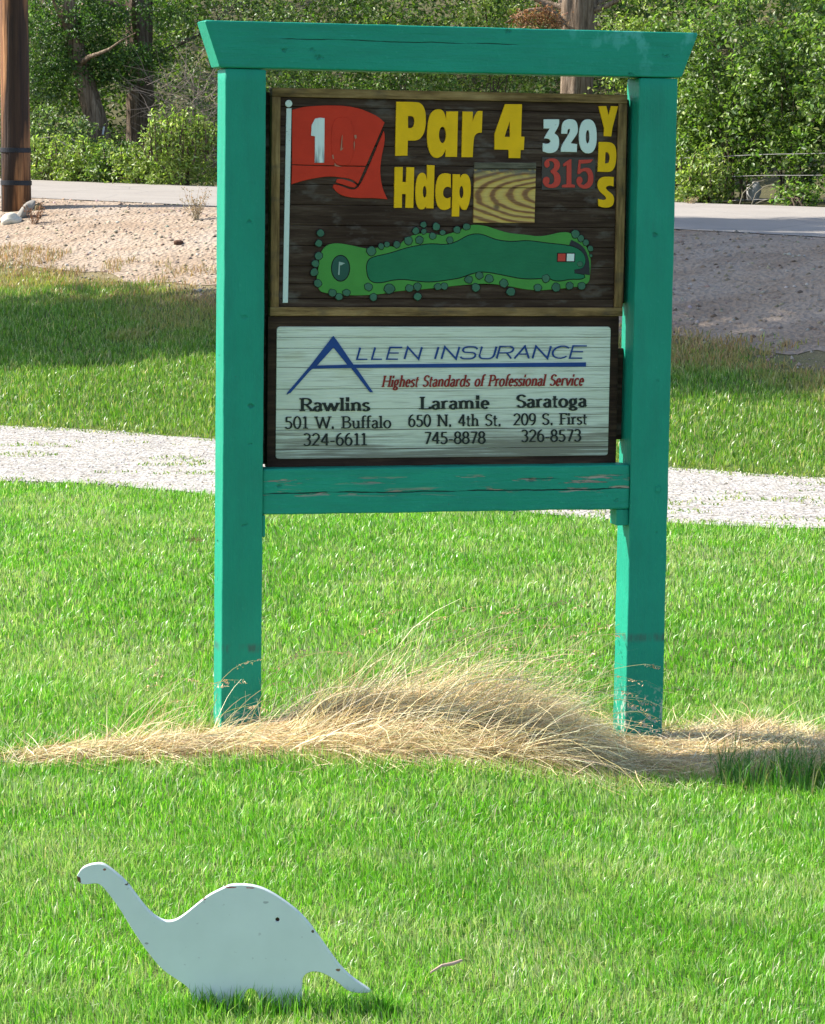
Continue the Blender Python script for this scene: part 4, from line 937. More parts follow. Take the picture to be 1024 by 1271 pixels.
# ================================================================== DRY HEAP ROUND THE POSTS
us = np.arange(-.95, 2.35, .03); vs = np.arange(-.9, .5, .03); U, Vv = np.meshgrid(us, vs)
X = SO.x + U * math.cos(YAW) - Vv * math.sin(YAW); Y = SO.y + U * math.sin(YAW) + Vv * math.cos(YAW); H, t_ = mound_h(X, Y)
ZZ = Z(X, Y) + np.where(H > 0, H - .012, -.03)
I = np.arange(X.size).reshape(X.shape); Fq = np.stack([I[:-1, :-1], I[:-1, 1:], I[1:, 1:], I[1:, :-1]], -1).reshape(-1, 4)
M = Mat('matted_straw'); n_ = M.noise(M.map(scale=(18, 60, 60)), scale=1, detail=6, rough=.7); n2 = M.noise(scale=8)
c = M.cr(n_, [(.3, (.10, .062, .03)), (.5, (.24, .165, .085)), (.7, (.40, .30, .17))]); M.bump(n_, .02); MAT_MAT = M.fin(c, .9, .1)
hp = mesh_np('straw_mat', np.stack([X, Y, ZZ], -1).reshape(-1, 3), Fq, MAT_MAT, smooth=True); tag(hp, kind='stuff')
def uv2xy(u, v_): return SO.x + u * math.cos(YAW) - v_ * math.sin(YAW), SO.y + u * math.sin(YAW) + v_ * math.cos(YAW)
def strands(n, urange, length, elev, azs, w0, k=6, droop=1.0, pal=None, wts=None, cover=1.0, biasfn=None):
    u = rng.uniform(*urange, n * 3); v_ = rng.uniform(-.88, .40, n * 3); x, y = uv2xy(u, v_); h, t = mound_h(x, y)
    keep = (t < cover) & (rng.random(n * 3) < np.clip(h * 9 + .25, 0, 1)); idx = np.where(keep)[0][:n]; x, y, h, u = x[idx], y[idx], h[idx], u[idx]; n = len(x)
    az = YAW + rng.normal(0, azs, n) + (vnoise(x, y, .12, 91) - .5) * 1.6; el = np.abs(rng.normal(elev, elev * .6 + .08, n)); L = length * rng.uniform(.45, 1.25, n)
    P = np.zeros((n, k, 3)); p = np.stack([x, y, Z(x, y) + h * rng.uniform(.55, 1.02, n)], -1); P[:, 0] = p
    bend = rng.normal(0, .12, n)
    for i in range(1, k):
        el = el - droop * L * rng.uniform(.25, .7, n); az = az + bend
        st = L / (k - 1); p = p + np.stack([np.cos(az) * np.cos(el), np.sin(az) * np.cos(el), np.sin(el)], -1) * st[:, None]
        gh, _ = mound_h(p[:, 0], p[:, 1]); g_ = Z(p[:, 0], p[:, 1]) + gh + .006 + rng.random(n) * .012
        low = p[:, 2] < g_; p[:, 2] = np.where(low, g_, p[:, 2]); el = np.where(low, np.maximum(el, -.1), el)
        P[:, i] = p
    wv = (w0 * rng.uniform(.6, 1.3, n))[:, None] * np.linspace(1, .35, k)[None]
    sd = nrm(np.cross(P[:, -1] - P[:, 0], rng.normal(size=(n, 3)) * .5 + np.array([0, -.2, 1.0])))
    tint = pick(pal or S_PAL, wts or [.35, .3, .2, .15], n)
    # straw is trodden down right in front of the two posts
    dx, dy = P[..., 0] - SO.x, P[..., 1] - SO.y; pu = dx * math.cos(YAW) + dy * math.sin(YAW); pv = -dx * math.sin(YAW) + dy * math.cos(YAW); ph = P[..., 2] - Z(P[..., 0], P[..., 1])
    bad = (((pu > 1.36) & (pu < 1.68) & (pv > -.6) & (pv < .02) & (ph > .062)).any(1) & (rng.random(n) < .93)) | (((pu > -.08) & (pu < .20) & (pv > -.5) & (pv < .02) & (ph > .05)).any(1) & (rng.random(n) < .8))
    ins = ((((pu > -.01) & (pu < .15)) | ((pu > 1.445) & (pu < 1.605))) & (pv > -.005) & (pv < .145)).any(1)
    k_ = ~(bad | ins)
    return P[k_], (sd[:, None, :] * wv[..., None] * .5)[k_], tint[k_]
S_PAL = [(.66, .54, .28), (.54, .42, .20), (.74, .66, .42), (.30, .20, .09)]
parts = [ribbons(*strands(9000, (-.75, 2.15), .26, .10, .55, .0028)), ribbons(*strands(7000, (-.1, 1.5), .42, .22, .35, .0026)), ribbons(*strands(2200, (-.45, .45), .30, .55, .5, .0024)),
         ribbons(*strands(2400, (.1, 1.3), .50, .50, .30, .0024, wts=[.35, .2, .4, .05])), ribbons(*strands(1500, (1.3, 2.2), .20, .35, 1.2, .0026, wts=[.3, .3, .1, .3])), ribbons(*strands(350, (-.5, 1.2), .32, .8, .6, .0020, droop=.9))]
# broken loose straws lying every way, and a fringe of them out on the lawn
for n_, rng_, cov, len_, elv in ((4200, (1.25, 2.2), 1.0, .13, .02), (2600, (1.4, 2.2), 1.05, .12, .3), (5200, (-.8, 2.2), 1.05, .13, .35), (1800, (-.85, 2.25), 1.7, .10, .25), (500, (.1, 1.3), .9, .22, .65)):
    parts.append(ribbons(*strands(n_, rng_, len_, elv, 1.9, .0034, k=4, droop=.5, cover=cov, wts=[.35, .2, .35, .10])))
V, F, T = join(parts)
o = mesh_np('dry_grass_heap', V, F, MAT_STRAW, tint=T); tag(o, kind='stuff')
# tall flowering stalks leaning out of the heap, with drooping seed heads
def stalk_set(n, u0, u1, L0, L1, e0, e1, azs, seed):
    r_ = np.random.default_rng(seed); VV = []
    u = r_.uniform(u0, u1, n); v_ = r_.uniform(-.25, .15, n); x, y = uv2xy(u, v_); h, _ = mound_h(x, y)
    L = r_.uniform(L0, L1, n); el = r_.uniform(e0, e1, n); az = YAW + r_.normal(0, azs, n); k = 10
    P = np.zeros((n, k, 3)); p = np.stack([x, y, Z(x, y) + h * .6], -1); P[:, 0] = p
    for i in range(1, k):
        el = el - r_.uniform(.03, .13, n) * (i / 4); p = p + np.stack([np.cos(az) * np.cos(el), np.sin(az) * np.cos(el), np.sin(el)], -1) * (L / (k - 1))[:, None]; P[:, i] = p
    wv = (.0028 * np.linspace(1, .5, k))[None, :, None]; sd = np.tile(nrm(np.cross(P[:, -1] - P[:, 0], np.array([0, 1.0, .2])))[:, None, :], (1, k, 1)) * wv * .5
    out = [ribbons(P, sd, pick([(.60, .55, .28), (.50, .50, .20)], [.6, .4], n))]
    # seed heads
    m_ = 14; base = np.repeat(P[:, -2:, :].mean(1), m_, 0); dirn = np.repeat(nrm(P[:, -1] - P[:, -2]), m_, 0)
    s = base + dirn * r_.uniform(-.04, .05, (n * m_, 1)) + r_.normal(size=(n * m_, 3)) * .004 + np.array([0, 0, -.006])
    out2 = leaves(s, r_.uniform(.010, .018, n * m_), pick([(.62, .45, .28), (.52, .40, .22)], [.6, .4], n * m_), aspect=.3)
    return out, out2
sp, heads = [], []
for a in ((34, .35, 1.15, .40, .66, .6, 1.15, .30, 1), (9, 1.1, 1.5, .30, .45, .2, .8, .5, 2), (16, -.45, .25, .22, .40, .8, 1.4, .5, 3), (5, 0.0, .5, .40, .55, .9, 1.2, .3, 4)):
    a1, a2 = stalk_set(*a); sp += a1; heads.append(a2)
V, F, T = join(sp); o = mesh_np('flowering_stalks', V, F, MAT_STRAW, tint=T); tag(o, kind='stuff')
V, F, T = join(heads); o = mesh_np('seed_heads', V, F, MAT_STRAW, tint=T); tag(o, kind='stuff')
# tall blades right of the heap, tinted dark for the sign's shadow there
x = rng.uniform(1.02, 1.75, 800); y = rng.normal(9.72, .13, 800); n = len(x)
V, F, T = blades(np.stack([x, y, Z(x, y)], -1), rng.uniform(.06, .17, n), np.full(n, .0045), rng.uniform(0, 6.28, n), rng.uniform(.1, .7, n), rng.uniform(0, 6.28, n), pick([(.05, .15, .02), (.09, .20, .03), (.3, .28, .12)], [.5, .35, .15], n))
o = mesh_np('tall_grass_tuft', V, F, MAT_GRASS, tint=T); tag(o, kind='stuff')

# longer blades left uncut round the feet of the dinosaur
x = rng.uniform(DO.x - .22, DO.x + .36, 900); y = DO.y - np.abs(rng.normal(.03, .035, 900)) - .004; x = np.concatenate([x, rng.uniform(DO.x + .27, DO.x + .36, 120)]); y = np.concatenate([y, DO.y - rng.uniform(.0, .05, 120) - .004]); n = len(x)
V, F, T = blades(np.stack([x, y, Z(x, y) - .003], -1), rng.uniform(.03, .078, n), rng.uniform(.0025, .0045, n), rng.uniform(0, 6.28, n), rng.uniform(.0, .6, n), rng.uniform(0, 6.28, n), pick(G_PAL, [.3, .35, .2, .1, .03, .02], n))
o = mesh_np('uncut_grass', V, F, MAT_GRASS, tint=T); tag(o, kind='stuff')

# fallen stick on the lawn
def tube(path, radii, sides=6, jitter=0, seed=0, cap=True):
    r_ = random.Random(seed); V = []; F = []; path = [Vector(p) for p in path]; n = len(path)
    ref = Vector((0, 0, 1)) if abs((path[-1] - path[0]).normalized().z) < .9 else Vector((1, 0, 0))
    for i, p in enumerate(path):
        t = (path[min(i + 1, n - 1)] - path[max(i - 1, 0)]).normalized(); a = t.cross(ref).normalized(); b = t.cross(a)
        for k in range(sides):
            an = 2 * math.pi * k / sides; rr = radii[i] * (1 + (r_.random() - .5) * jitter); V.append(p + (a * math.cos(an) + b * math.sin(an)) * rr)
    for i in range(n - 1):
        for k in range(sides): F.append((i * sides + k, i * sides + (k + 1) % sides, (i + 1) * sides + (k + 1) % sides, (i + 1) * sides + k))
    if cap: F += [tuple(range(sides))[::-1], tuple((n - 1) * sides + k for k in range(sides))]
    return V, F
M_TW = paint('pale_twig', (.52, .36, .27), .3, .8)
a, b = on_ground(534, 1230), on_ground(573, 1217); a.z += .045; b.z += .05
V, F = tube([a, a.lerp(b, .35) + Vector((0, 0, .006)), a.lerp(b, .7), b], [.0025, .0038, .0045, .003], 7, .3)
o = mesh_py('fallen_stick', V, F, M_TW); tag(o, 'short pinkish broken stick lying in the lawn right of the dinosaur', 'stick')

# ================================================================== TREES AND SHRUBS BEYOND THE ROAD
def bark(name, c0, c1, c2):
    M = Mat(name); g_ = M.noise(M.map(scale=(22, 22, 2.2)), scale=1, detail=7, rough=.7, dist=.6); n = M.noise(scale=2.5, detail=4)
    c = M.cr(g_, [(.36, c0), (.5, c1), (.66, c2)]); c = M.mix(M.ramp(n, .4, .7, 0, .45), c, c1)
    M.bump(g_, .05); return M.fin(c, .95, .1)
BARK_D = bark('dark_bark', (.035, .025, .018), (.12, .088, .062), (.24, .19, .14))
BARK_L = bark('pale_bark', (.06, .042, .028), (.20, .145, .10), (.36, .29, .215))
def trunk_mesh(name, path, radii, mat, parent, sides=40, groove=.10, seed=0):
    path = [Vector(p) for p in path]; N = 46; V = []; F = []
    def at(t):
        f = t * (len(path) - 1); i = min(int(f), len(path) - 2); k = f - i
        k2 = k
        return path[i].lerp(path[i + 1], k2), radii[i] * (1 - k2) + radii[i + 1] * k2
    for i in range(N):
        p, r_ = at(i / (N - 1))
        for k in range(sides):
            a = 2 * math.pi * k / sides
            q_ = Vector((math.cos(a) * 3, math.sin(a) * 3, p.z * .55 + seed * 7))
            ridge = abs(mnoise.noise(Vector((q_.x * 1.6, q_.y * 1.6, q_.z)))) * 2
            rr = r_ * (1 + groove * (ridge - .5) + .05 * mnoise.noise(q_ * .5))
            V.append(p + Vector((math.cos(a) * rr, math.sin(a) * rr, 0)))
    for i in range(N - 1):
        for k in range(sides): F.append((i * sides + k, i * sides + (k + 1) % sides, (i + 1) * sides + (k + 1) % sides, (i + 1) * sides + k))
    return mesh_py(name, V, F, mat, parent, smooth=True)
def limb_path(p0, d, L, n=5, wob=.15, up=.1, r_=random):
    P = [Vector(p0)]; d = Vector(d).normalized()
    for i in range(n):
        d = (d + Vector((r_.uniform(-1, 1), r_.uniform(-1, 1), r_.uniform(-1, 1))) * wob + Vector((0, 0, up))).normalized(); P.append(P[-1] + d * L / n)
    return P
def multi_tube(name, paths, mat, parent, r0, r1, sides=5):
    VV, FF = [], []
    for i, p in enumerate(paths):
        a = r0[i] if isinstance(r0, list) else r0; n = len(p)
        V, F = tube(p, [a + (r1 - a) * k / (n - 1) for k in range(n)], sides, .15, i, False); b = len(VV); VV += V; FF += [tuple(x + b for x in f) for f in F]
    return mesh_py(name, VV, FF, mat, parent, smooth=True)
def clumps(centres, radii, per, size, pal, wts, flat=.75, bias=.5, jit=.2, aspect=.55, shell=.45):
    """leaf clumps: each centre gets a loose ball of leaves, denser at its skin"""
    C = np.repeat(np.array(centres), per, 0); n = len(C); rad = np.repeat(np.array(radii), per)
    d = nrm(rng.normal(size=(n, 3))); rr = rad * (shell + (1 - shell) * rng.random(n) ** .6) * (1 + rng.normal(0, .12, n)); off = d * rr[:, None]; off[:, 2] *= flat
    P = C + off
    tone = np.repeat(rng.uniform(.75, 1.25, (len(centres), 1)), per, 0)
    return leaves(P, size * rng.uniform(.6, 1.35, n), pick(pal, wts, n, jit) * tone, aspect=aspect, up_bias=bias, dirv=d * .8)
P_COT = ([(.080, .135, .022), (.125, .190, .036), (.180, .250, .062), (.045, .085, .016), (.29, .34, .14)], [.3, .32, .2, .13, .05])
P_YEL = ([(.190, .245, .048), (.260, .315, .080), (.120, .175, .032), (.38, .42, .18)], [.35, .3, .25, .1])
P_SHADED = ([(.045, .095, .018), (.070, .130, .026), (.105, .175, .045)], [.4, .4, .2])  # hanging leaves: shade under the crown is put into this darker palette
P_GRY = ([(.105, .150, .055), (.155, .205, .085), (.065, .10, .03), (.26, .31, .17)], [.35, .3, .25, .1])
def shrub(name, x, y, w_, d_, h_, n, leaf, pal, label, cat='shrub', group=None, per=55, cr=.22, bias=.5, twig=10, aspect=.55, rooted=0.0, seed=0, shoots=0, flat=.8):
    """foliage filling an uneven dome w_ x d_ x h_"""
    r_ = np.random.default_rng(seed + 100); z = Z1(x, y)
    root = empty(name, (x, y, z)); tag(root, label, cat, group)
    m_ = n // per; a = nrm(r_.normal(size=(m_, 3))); a[:, 2] = np.abs(a[:, 2]); rad = r_.random(m_) ** .45
    c = a * rad[:, None] * np.array([w_ / 2, d_ / 2, h_]); lump = .8 + .45 * fbm(c[:, 0] * 3 + seed, c[:, 2] * 3, 1, seed, 3); c *= lump[:, None]
    c[:, 2] = np.maximum(c[:, 2] * (1 - rooted) + rooted * r_.random(m_) * h_, cr * .35)
    gx_ = place(936, 38.2); gk = (np.hypot((c[:, 0] + x - gx_) / .19, (c[:, 2] + z - 1.72) / .17) < 1) & (y > 36) & (y < 40); c = c[~gk]; m_ = len(c)
    parts = [clumps(c, r_.uniform(.35, 1.35, m_) * cr, per, leaf, *pal, bias=bias, aspect=aspect, flat=flat)]
    rr_ = random.Random(seed); paths = []
    for i in range(twig):
        t = Vector(c[r_.integers(0, m_)]); b = Vector((rr_.uniform(-.25, .25) * w_ * .5, rr_.uniform(-.2, .2) * d_, 0)); mid = b.lerp(t, .5) + Vector((0, 0, .12 * h_)); paths.append([b, b.lerp(mid, .5) + Vector((0, 0, .05)), mid, t])
    for i in range(shoots):
        b = Vector((rr_.uniform(-.42, .42) * w_, rr_.uniform(-.5, .1) * d_, h_ * rr_.uniform(.3, .75))); p = limb_path(b, (rr_.uniform(-.3, .3), rr_.uniform(-.4, .1), 1), h_ * rr_.uniform(.25, .5), 5, .08, .1, rr_); paths.append(p)
        k = 34; t = r_.random(k); pp = np.array([list(p[min(int(q_ * 5), 4)].lerp(p[min(int(q_ * 5), 4) + 1], q_ * 5 % 1)) for q_ in t]) + r_.normal(0, .025, (k, 3))
        parts.append(leaves(pp, leaf * 1.25 * r_.uniform(.7, 1.3, k), pick(*pal, k) * 1.15, aspect=.4, up_bias=.1))
    V, F, T = join(parts); mesh_np('foliage', V, F, MAT_LEAF, root, tint=T)
    tag(multi_tube('stems', paths, BARK_D, root, .016, .004, 4), kind='stuff')
    return root
def place(px, d): r = ray(px, 300); t = d / r.y; return CAM.x + r.x * t
# ---- the deep wood behind everything: reads as one mass
P = []; 
n = 2800; x = rng.uniform(-11.5, 11.5, n); y = rng.uniform(48.5, 55, n); z0_ = Z(x, y); z = z0_ + rng.random(n) ** 1.1 * 5.6
V1 = clumps(np.stack([x, y, z], -1), rng.uniform(.25, .6, n), 50, .10, [(.07, .115, .022), (.11, .165, .036), (.16, .22, .055), (.24, .29, .11)], [.35, .35, .2, .1], bias=.4)
n = 900; x = rng.uniform(-26, 26, n); y = rng.uniform(58, 74, n); z = Z(x, y) + rng.random(n) * 9
V2 = clumps(np.stack([x, y, z], -1), rng.uniform(.5, 1.1, n), 60, .2, [(.06, .10, .02), (.10, .15, .03), (.14, .20, .05)], [.4, .35, .25], bias=.4)
V, F, T = join([V1, V2]); o = mesh_np('far_woodland', V, F, MAT_LEAF, tint=T); tag(o, kind='stuff')

# ---- trees with trunks one can tell apart
def tree(name, label, path_px, d, widths_px, mat, crown, pal=P_COT, leaf=.075, height=9.5, seed=0, limbs=(), low=None, group=None):
    """path_px: points up the visible trunk in the photograph, at distance d"""
    pts = [at_depth(px, py, d) for px, py in path_px]; base = pts[0]; gz = Z1(base.x, base.y); dirn = (pts[0] - pts[1]).normalized()
    foot = base + dirn * ((base.z - gz) / max(.2, -dirn.z)) if base.z > gz else base
    foot.z = gz - .1; root = empty(name, (foot.x, foot.y, gz)); tag(root, label, 'tree', group)
    Pp = [foot] + pts; rad = [widths_px[0] * d / F_PX / 2 * 1.22] + [w_ * d / F_PX / 2 for w_ in widths_px]
    up_dir = (pts[-1] - pts[-2]).normalized(); top = Vector((pts[-1].x + up_dir.x * .6 + .2, pts[-1].y, gz + height * .72)); Pp += [pts[-1].lerp(top, .5), top]; rad += [rad[-1] * .8, rad[-1] * .35]
    o0 = Vector((foot.x, foot.y, gz)); loc = [p - o0 for p in Pp]
    trunk_mesh('trunk', loc, rad, mat, root, seed=seed, groove=.16)
    rr_ = random.Random(seed); lp = []
    for i in range(9):
        t = rr_.uniform(.45, .95); f = t * (len(loc) - 1); k = min(int(f), len(loc) - 2); b = loc[k].lerp(loc[k + 1], f - k); an = rr_.uniform(0, 6.28)
        lp.append(limb_path(b, (math.cos(an), math.sin(an), .5), rr_.uniform(1.5, 3), 6, .2, .05, rr_))
    for (px, py, qx, qy, dd) in limbs:
        a, b = at_depth(px, py, d + dd) - o0, at_depth(qx, qy, d + dd) - o0; lp.append([a, a.lerp(b, .35) + Vector((0, 0, .06)), a.lerp(b, .7) + Vector((0, 0, .04)), b])
    multi_tube('limbs', lp, mat, root, [.06 * rr_.uniform(.5, 1.1) for _ in lp], .008, 6)
    C = []; Rr = []
    for (cx, cy, cz, rx, ry, rz, n) in crown:
        a = nrm(rng.normal(size=(n, 3))) * (rng.random((n, 1)) ** .4) * np.array([rx, ry, rz]); C.append(a + np.array([cx, cy, cz])); Rr.append(rng.uniform(.16, .42, n))
    C = np.concatenate(C); Rr = np.concatenate(Rr)
    V, F, T = clumps(C, Rr, 46, leaf, *pal, bias=.4); mesh_np('crown', V, F, MAT_LEAF, root, tint=T)
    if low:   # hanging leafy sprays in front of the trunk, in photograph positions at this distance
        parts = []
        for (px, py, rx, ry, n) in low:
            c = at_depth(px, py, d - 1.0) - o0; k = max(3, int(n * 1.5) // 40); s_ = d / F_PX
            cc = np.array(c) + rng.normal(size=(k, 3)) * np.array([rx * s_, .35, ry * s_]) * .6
            parts.append(clumps(cc, rng.uniform(.10, .26, k), 40, leaf * .85, *P_SHADED, bias=.2, aspect=.42))
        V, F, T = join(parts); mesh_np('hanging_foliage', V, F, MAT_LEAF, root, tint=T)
    return root, o0
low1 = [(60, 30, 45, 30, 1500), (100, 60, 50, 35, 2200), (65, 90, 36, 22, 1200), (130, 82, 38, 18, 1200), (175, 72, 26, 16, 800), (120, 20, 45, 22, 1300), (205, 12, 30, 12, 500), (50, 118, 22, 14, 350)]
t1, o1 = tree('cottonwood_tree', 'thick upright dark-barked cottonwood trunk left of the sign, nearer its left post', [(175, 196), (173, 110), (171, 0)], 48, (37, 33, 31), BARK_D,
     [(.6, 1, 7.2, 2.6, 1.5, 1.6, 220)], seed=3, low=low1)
t2, o2 = tree('cottonwood_tree', 'leaning pale-barked trunk with a small white tag, just right of the utility pole', [(128, 196), (117, 140), (104, 96), (84, 20)], 47, (31, 28, 25, 22), BARK_L,
     [(-.6, 1.4, 7.6, 2.0, 1.2, 1.3, 130)], seed=5)
tg = at_depth(128, 162, 46.72) - o2
prism('tag_plate', [[(tg.x - .02, tg.z - .06), (tg.x + .01, tg.z - .06), (tg.x + .03, tg.z + .06), (tg.x, tg.z + .06)]], tg.y, tg.y + .006, paint('white_tag', (.5, .52, .52)), t2)
t3, o3 = tree('cottonwood_tree', 'pale furrowed trunk rising behind the right end of the sign beam', [(713, 190), (715, 118), (719, 0)], 44, (40, 39, 41), BARK_L,
     [(1.8, 1.5, 6.6, 2.6, 1.5, 1.8, 230), (-2.6, 2.5, 6.2, 1.8, 1.2, 1.5, 130)], seed=8, limbs=[(700, 32, 672, 12, -.3), (672, 12, 628, 28, -.3), (700, 30, 655, -8, -.2)])
parts = []
for (px, py, rx, ry, n) in ((672, 22, 20, 12, 520), (650, 24, 14, 10, 260), (690, 30, 8, 8, 140)):
    c = np.array(at_depth(px, py, 43.3) - o3) + rng.normal(size=(n, 3)) * np.array([rx, 14, ry]) * 43.3 / F_PX * .55
    parts.append(leaves(c, rng.uniform(.03, .07, n), pick([(.24, .13, .06), (.33, .20, .10), (.16, .09, .05)], [.4, .35, .25], n), aspect=.5))
V, F, T = join(parts); mesh_np('dead_foliage', V, F, MAT_LEAFDRY, t3, tint=T)
# a tree just out of the frame on the left throws its shade on the rough grass and bank
def shade_tree(x, y, crown, label, seed, trunk_r=.28, leaf=.16, per=60):
    z = Z1(x, y); root = empty('cottonwood_tree', (x, y, z)); tag(root, label, 'tree')
    H_ = max(c[2] for c in crown); loc = [Vector((0, 0, -.1)), Vector((.05, 0, H_ * .35)), Vector((-.1, .1, H_ * .7)), Vector((.1, 0, H_))]
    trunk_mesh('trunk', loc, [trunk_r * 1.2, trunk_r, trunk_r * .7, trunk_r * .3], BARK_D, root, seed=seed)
    rr_ = random.Random(seed); lp = []
    for c in crown:
        b = loc[1].lerp(loc[3], rr_.uniform(0, .6)); t = Vector(c[:3]); lp.append([b, b.lerp(t, .4) + Vector((0, 0, .3)), t])
    multi_tube('limbs', lp, BARK_D, root, .11, .03, 6)
    C = []
    for (cx, cy, cz, rx, ry, rz, n) in crown: C.append(nrm(rng.normal(size=(n, 3))) * (rng.random((n, 1)) ** .45) * np.array([rx, ry, rz]) + np.array([cx, cy, cz]))
    C = np.concatenate(C); V, F, T = clumps(C, rng.uniform(.3, .6, len(C)), per, leaf, *P_COT, bias=.4); mesh_np('crown', V, F, MAT_LEAF, root, tint=T); return root
SHADE = True
if SHADE:
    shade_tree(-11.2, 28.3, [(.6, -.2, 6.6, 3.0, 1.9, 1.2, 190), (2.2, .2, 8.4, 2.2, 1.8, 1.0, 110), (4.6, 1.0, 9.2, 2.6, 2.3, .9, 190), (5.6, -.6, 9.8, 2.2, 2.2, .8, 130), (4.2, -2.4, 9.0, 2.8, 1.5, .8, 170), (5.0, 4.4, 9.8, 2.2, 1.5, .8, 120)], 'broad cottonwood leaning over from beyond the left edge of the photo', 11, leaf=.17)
# ---- shrubs along the far side of the road, left to right
def sh(px, d, w_, h_, n, leaf, pal, label, name='leafy_shrub', **k):
    x = place(px, d); return shrub(name, x, d, w_, k.pop('dep', .9), h_, n, leaf, pal, label, seed=int(px + d), **k)
sh(20, 46.5, 2.0, 2.5, 3800, .062, P_GRY, 'grey-green shrub showing on the left of the utility pole')
sh(75, 45.6, 1.5, 1.5, 3600, .060, P_GRY, 'pale grey-green shrub between the utility pole and the leaning trunk')
sh(62, 44.0, 1.2, .62, 2300, .055, P_YEL, 'low bright green bush at the road edge right beside the utility pole', shoots=12)
sh(104, 43.4, 1.1, .60, 2200, .058, P_YEL, 'low bush at the road edge in front of the leaning trunk', shoots=16)
sh(143, 42.9, 1.0, .52, 2000, .058, P_COT, 'dark green low bush at the road edge between the two left trunks', shoots=14)
sh(176, 42.4, .9, .50, 1900, .058, P_YEL, 'low bright bush at the road edge below the thick upright trunk', shoots=12)
sh(222, 41.8, 1.05, .98, 4200, .060, P_YEL, 'tall bright willow bush left of the sign post with upright shoots', name='willow_bush', shoots=42, cr=.16, aspect=.36)
sh(300, 46.5, 2.6, 3.4, 7500, .055, P_GRY, 'tall grey-green shrub behind the left end of the sign beam', cr=.3)
sh(400, 46.8, 2.0, 3.5, 6500, .060, P_COT, 'tall leafy shrub behind the sign above the word Par', cr=.28)
sh(500, 46.2, 2.2, 3.4, 7000, .060, P_COT, 'tall sunlit shrub behind the middle of the sign beam', cr=.28)
sh(600, 46.5, 2.2, 3.3, 7000, .060, P_YEL, 'tall yellowish green shrub behind the beam left of the dead brown leaves', cr=.28)
sh(795, 43.0, 1.9, 3.0, 7500, .068, P_YEL, 'bright leafy shrub right of the furrowed trunk, behind the right post', cr=.26)
for px, d, w_, h_, n, lf, pal, lb in ((850, 39.6, 1.5, 2.9, 8200, .068, P_COT, 'dense glossy shrub just right of the right post'), (915, 38.7, 1.6, 3.1, 9500, .072, P_COT, 'dense glossy shrub above the dark gap in the hedge'),
                                      (985, 37.9, 1.6, 3.1, 9500, .074, P_COT, 'dense glossy shrub at the far right, behind the fence wires'), (1060, 37.0, 1.6, 3.0, 6500, .074, P_COT, 'dense shrub beyond the right edge of the photo')):
    sh(px, d, w_, h_, n, lf, pal, lb, group='tall hedge shrubs right of the sign', cr=.24, dep=1.3, rooted=.35)
sh(872, 37.9, .75, .62, 2100, .060, P_YEL, 'low yellow-green bush at the foot of the hedge by the right post', shoots=14, name='willow_bush')
sh(985, 36.6, .7, .35, 1000, .055, P_COT, 'low dark plant at the foot of the hedge at the far right')
# ---- bare grey twigs left of the sign
rr_ = random.Random(5); c0 = at_depth(228, 120, 44.6); root = empty('bare_twig_thicket', (c0.x, c0.y, Z1(c0.x, c0.y))); tag(root, 'tangle of bare grey twigs between the thick trunk and the left post', 'thicket'); paths = []
for i in range(240):
    a = Vector((rr_.uniform(-.55, .6), rr_.uniform(-.3, .3), rr_.uniform(.1, 1.6))); paths.append(limb_path(a, (rr_.uniform(-1, 1), rr_.uniform(-.4, .4), rr_.uniform(-.2, .9)), rr_.uniform(.3, .9), 6, .22, .0, rr_))
M_TWG = paint('grey_twig', (.22, .18, .15), .4, .9); multi_tube('twigs', paths, M_TWG, root, [rr_.uniform(.003, .008) for _ in paths], .002, 3)
# arching dry stems in front of the dark gap, and a few pale branches at the left
for pts, lb in (([(918, 248), (922, 240), (936, 226), (948, 224)], 'dry curved stem at the left of the dark hedge gap'), ([(933, 250), (938, 240), (948, 232), (960, 228)], 'pale arching stem in front of the dark hedge gap'),
                ([(936, 256), (944, 250), (954, 247), (966, 248)], 'low pale bent stem at the foot of the hedge gap'), ([(971, 256), (971, 247), (974, 245), (978, 247)], 'short hooked brown stem by the road at the far right')):
    P = [at_depth(a, b, 37.2) for a, b in pts]; P[0].z = Z1(P[0].x, P[0].y); V, F = tube(P, [.006, .006, .005, .003], 5, .1, 1)
    o = mesh_py('arching_twig', V, F, M_TW if False else paint('pale_stem', (.30, .26, .19), .2, .8)); tag(o, lb, 'stem')
for pts, lb in (([(100, 192), (85, 182), (66, 170), (50, 171)], 'pale bare branch right of the utility pole, above the low bushes'), ([(112, 190), (98, 178), (88, 172)], 'short pale bare branch beside the leaning trunk')):
    P = [at_depth(a, b, 43.6) for a, b in pts]; V, F = tube(P, [.012, .010, .007, .004][:len(P)], 5, .1, 1); o = mesh_py('bare_branch', V, F, paint('pale_branch', (.42, .36, .28), .2, .8)); tag(o, lb, 'branch')
c = at_depth(936, 236, 38.0); pv, pf_ = _rm(2, .09, .08, .14, .3, 4); o = mesh_np('pale_stone', pv + np.array([c.x, c.y, Z1(c.x, c.y) + .13]), pf_, MAT_STONE, tint=np.tile([.38, .37, .36], (len(pv), 1))); tag(o, 'pale grey stone standing in the dark gap under the hedge', 'stone')

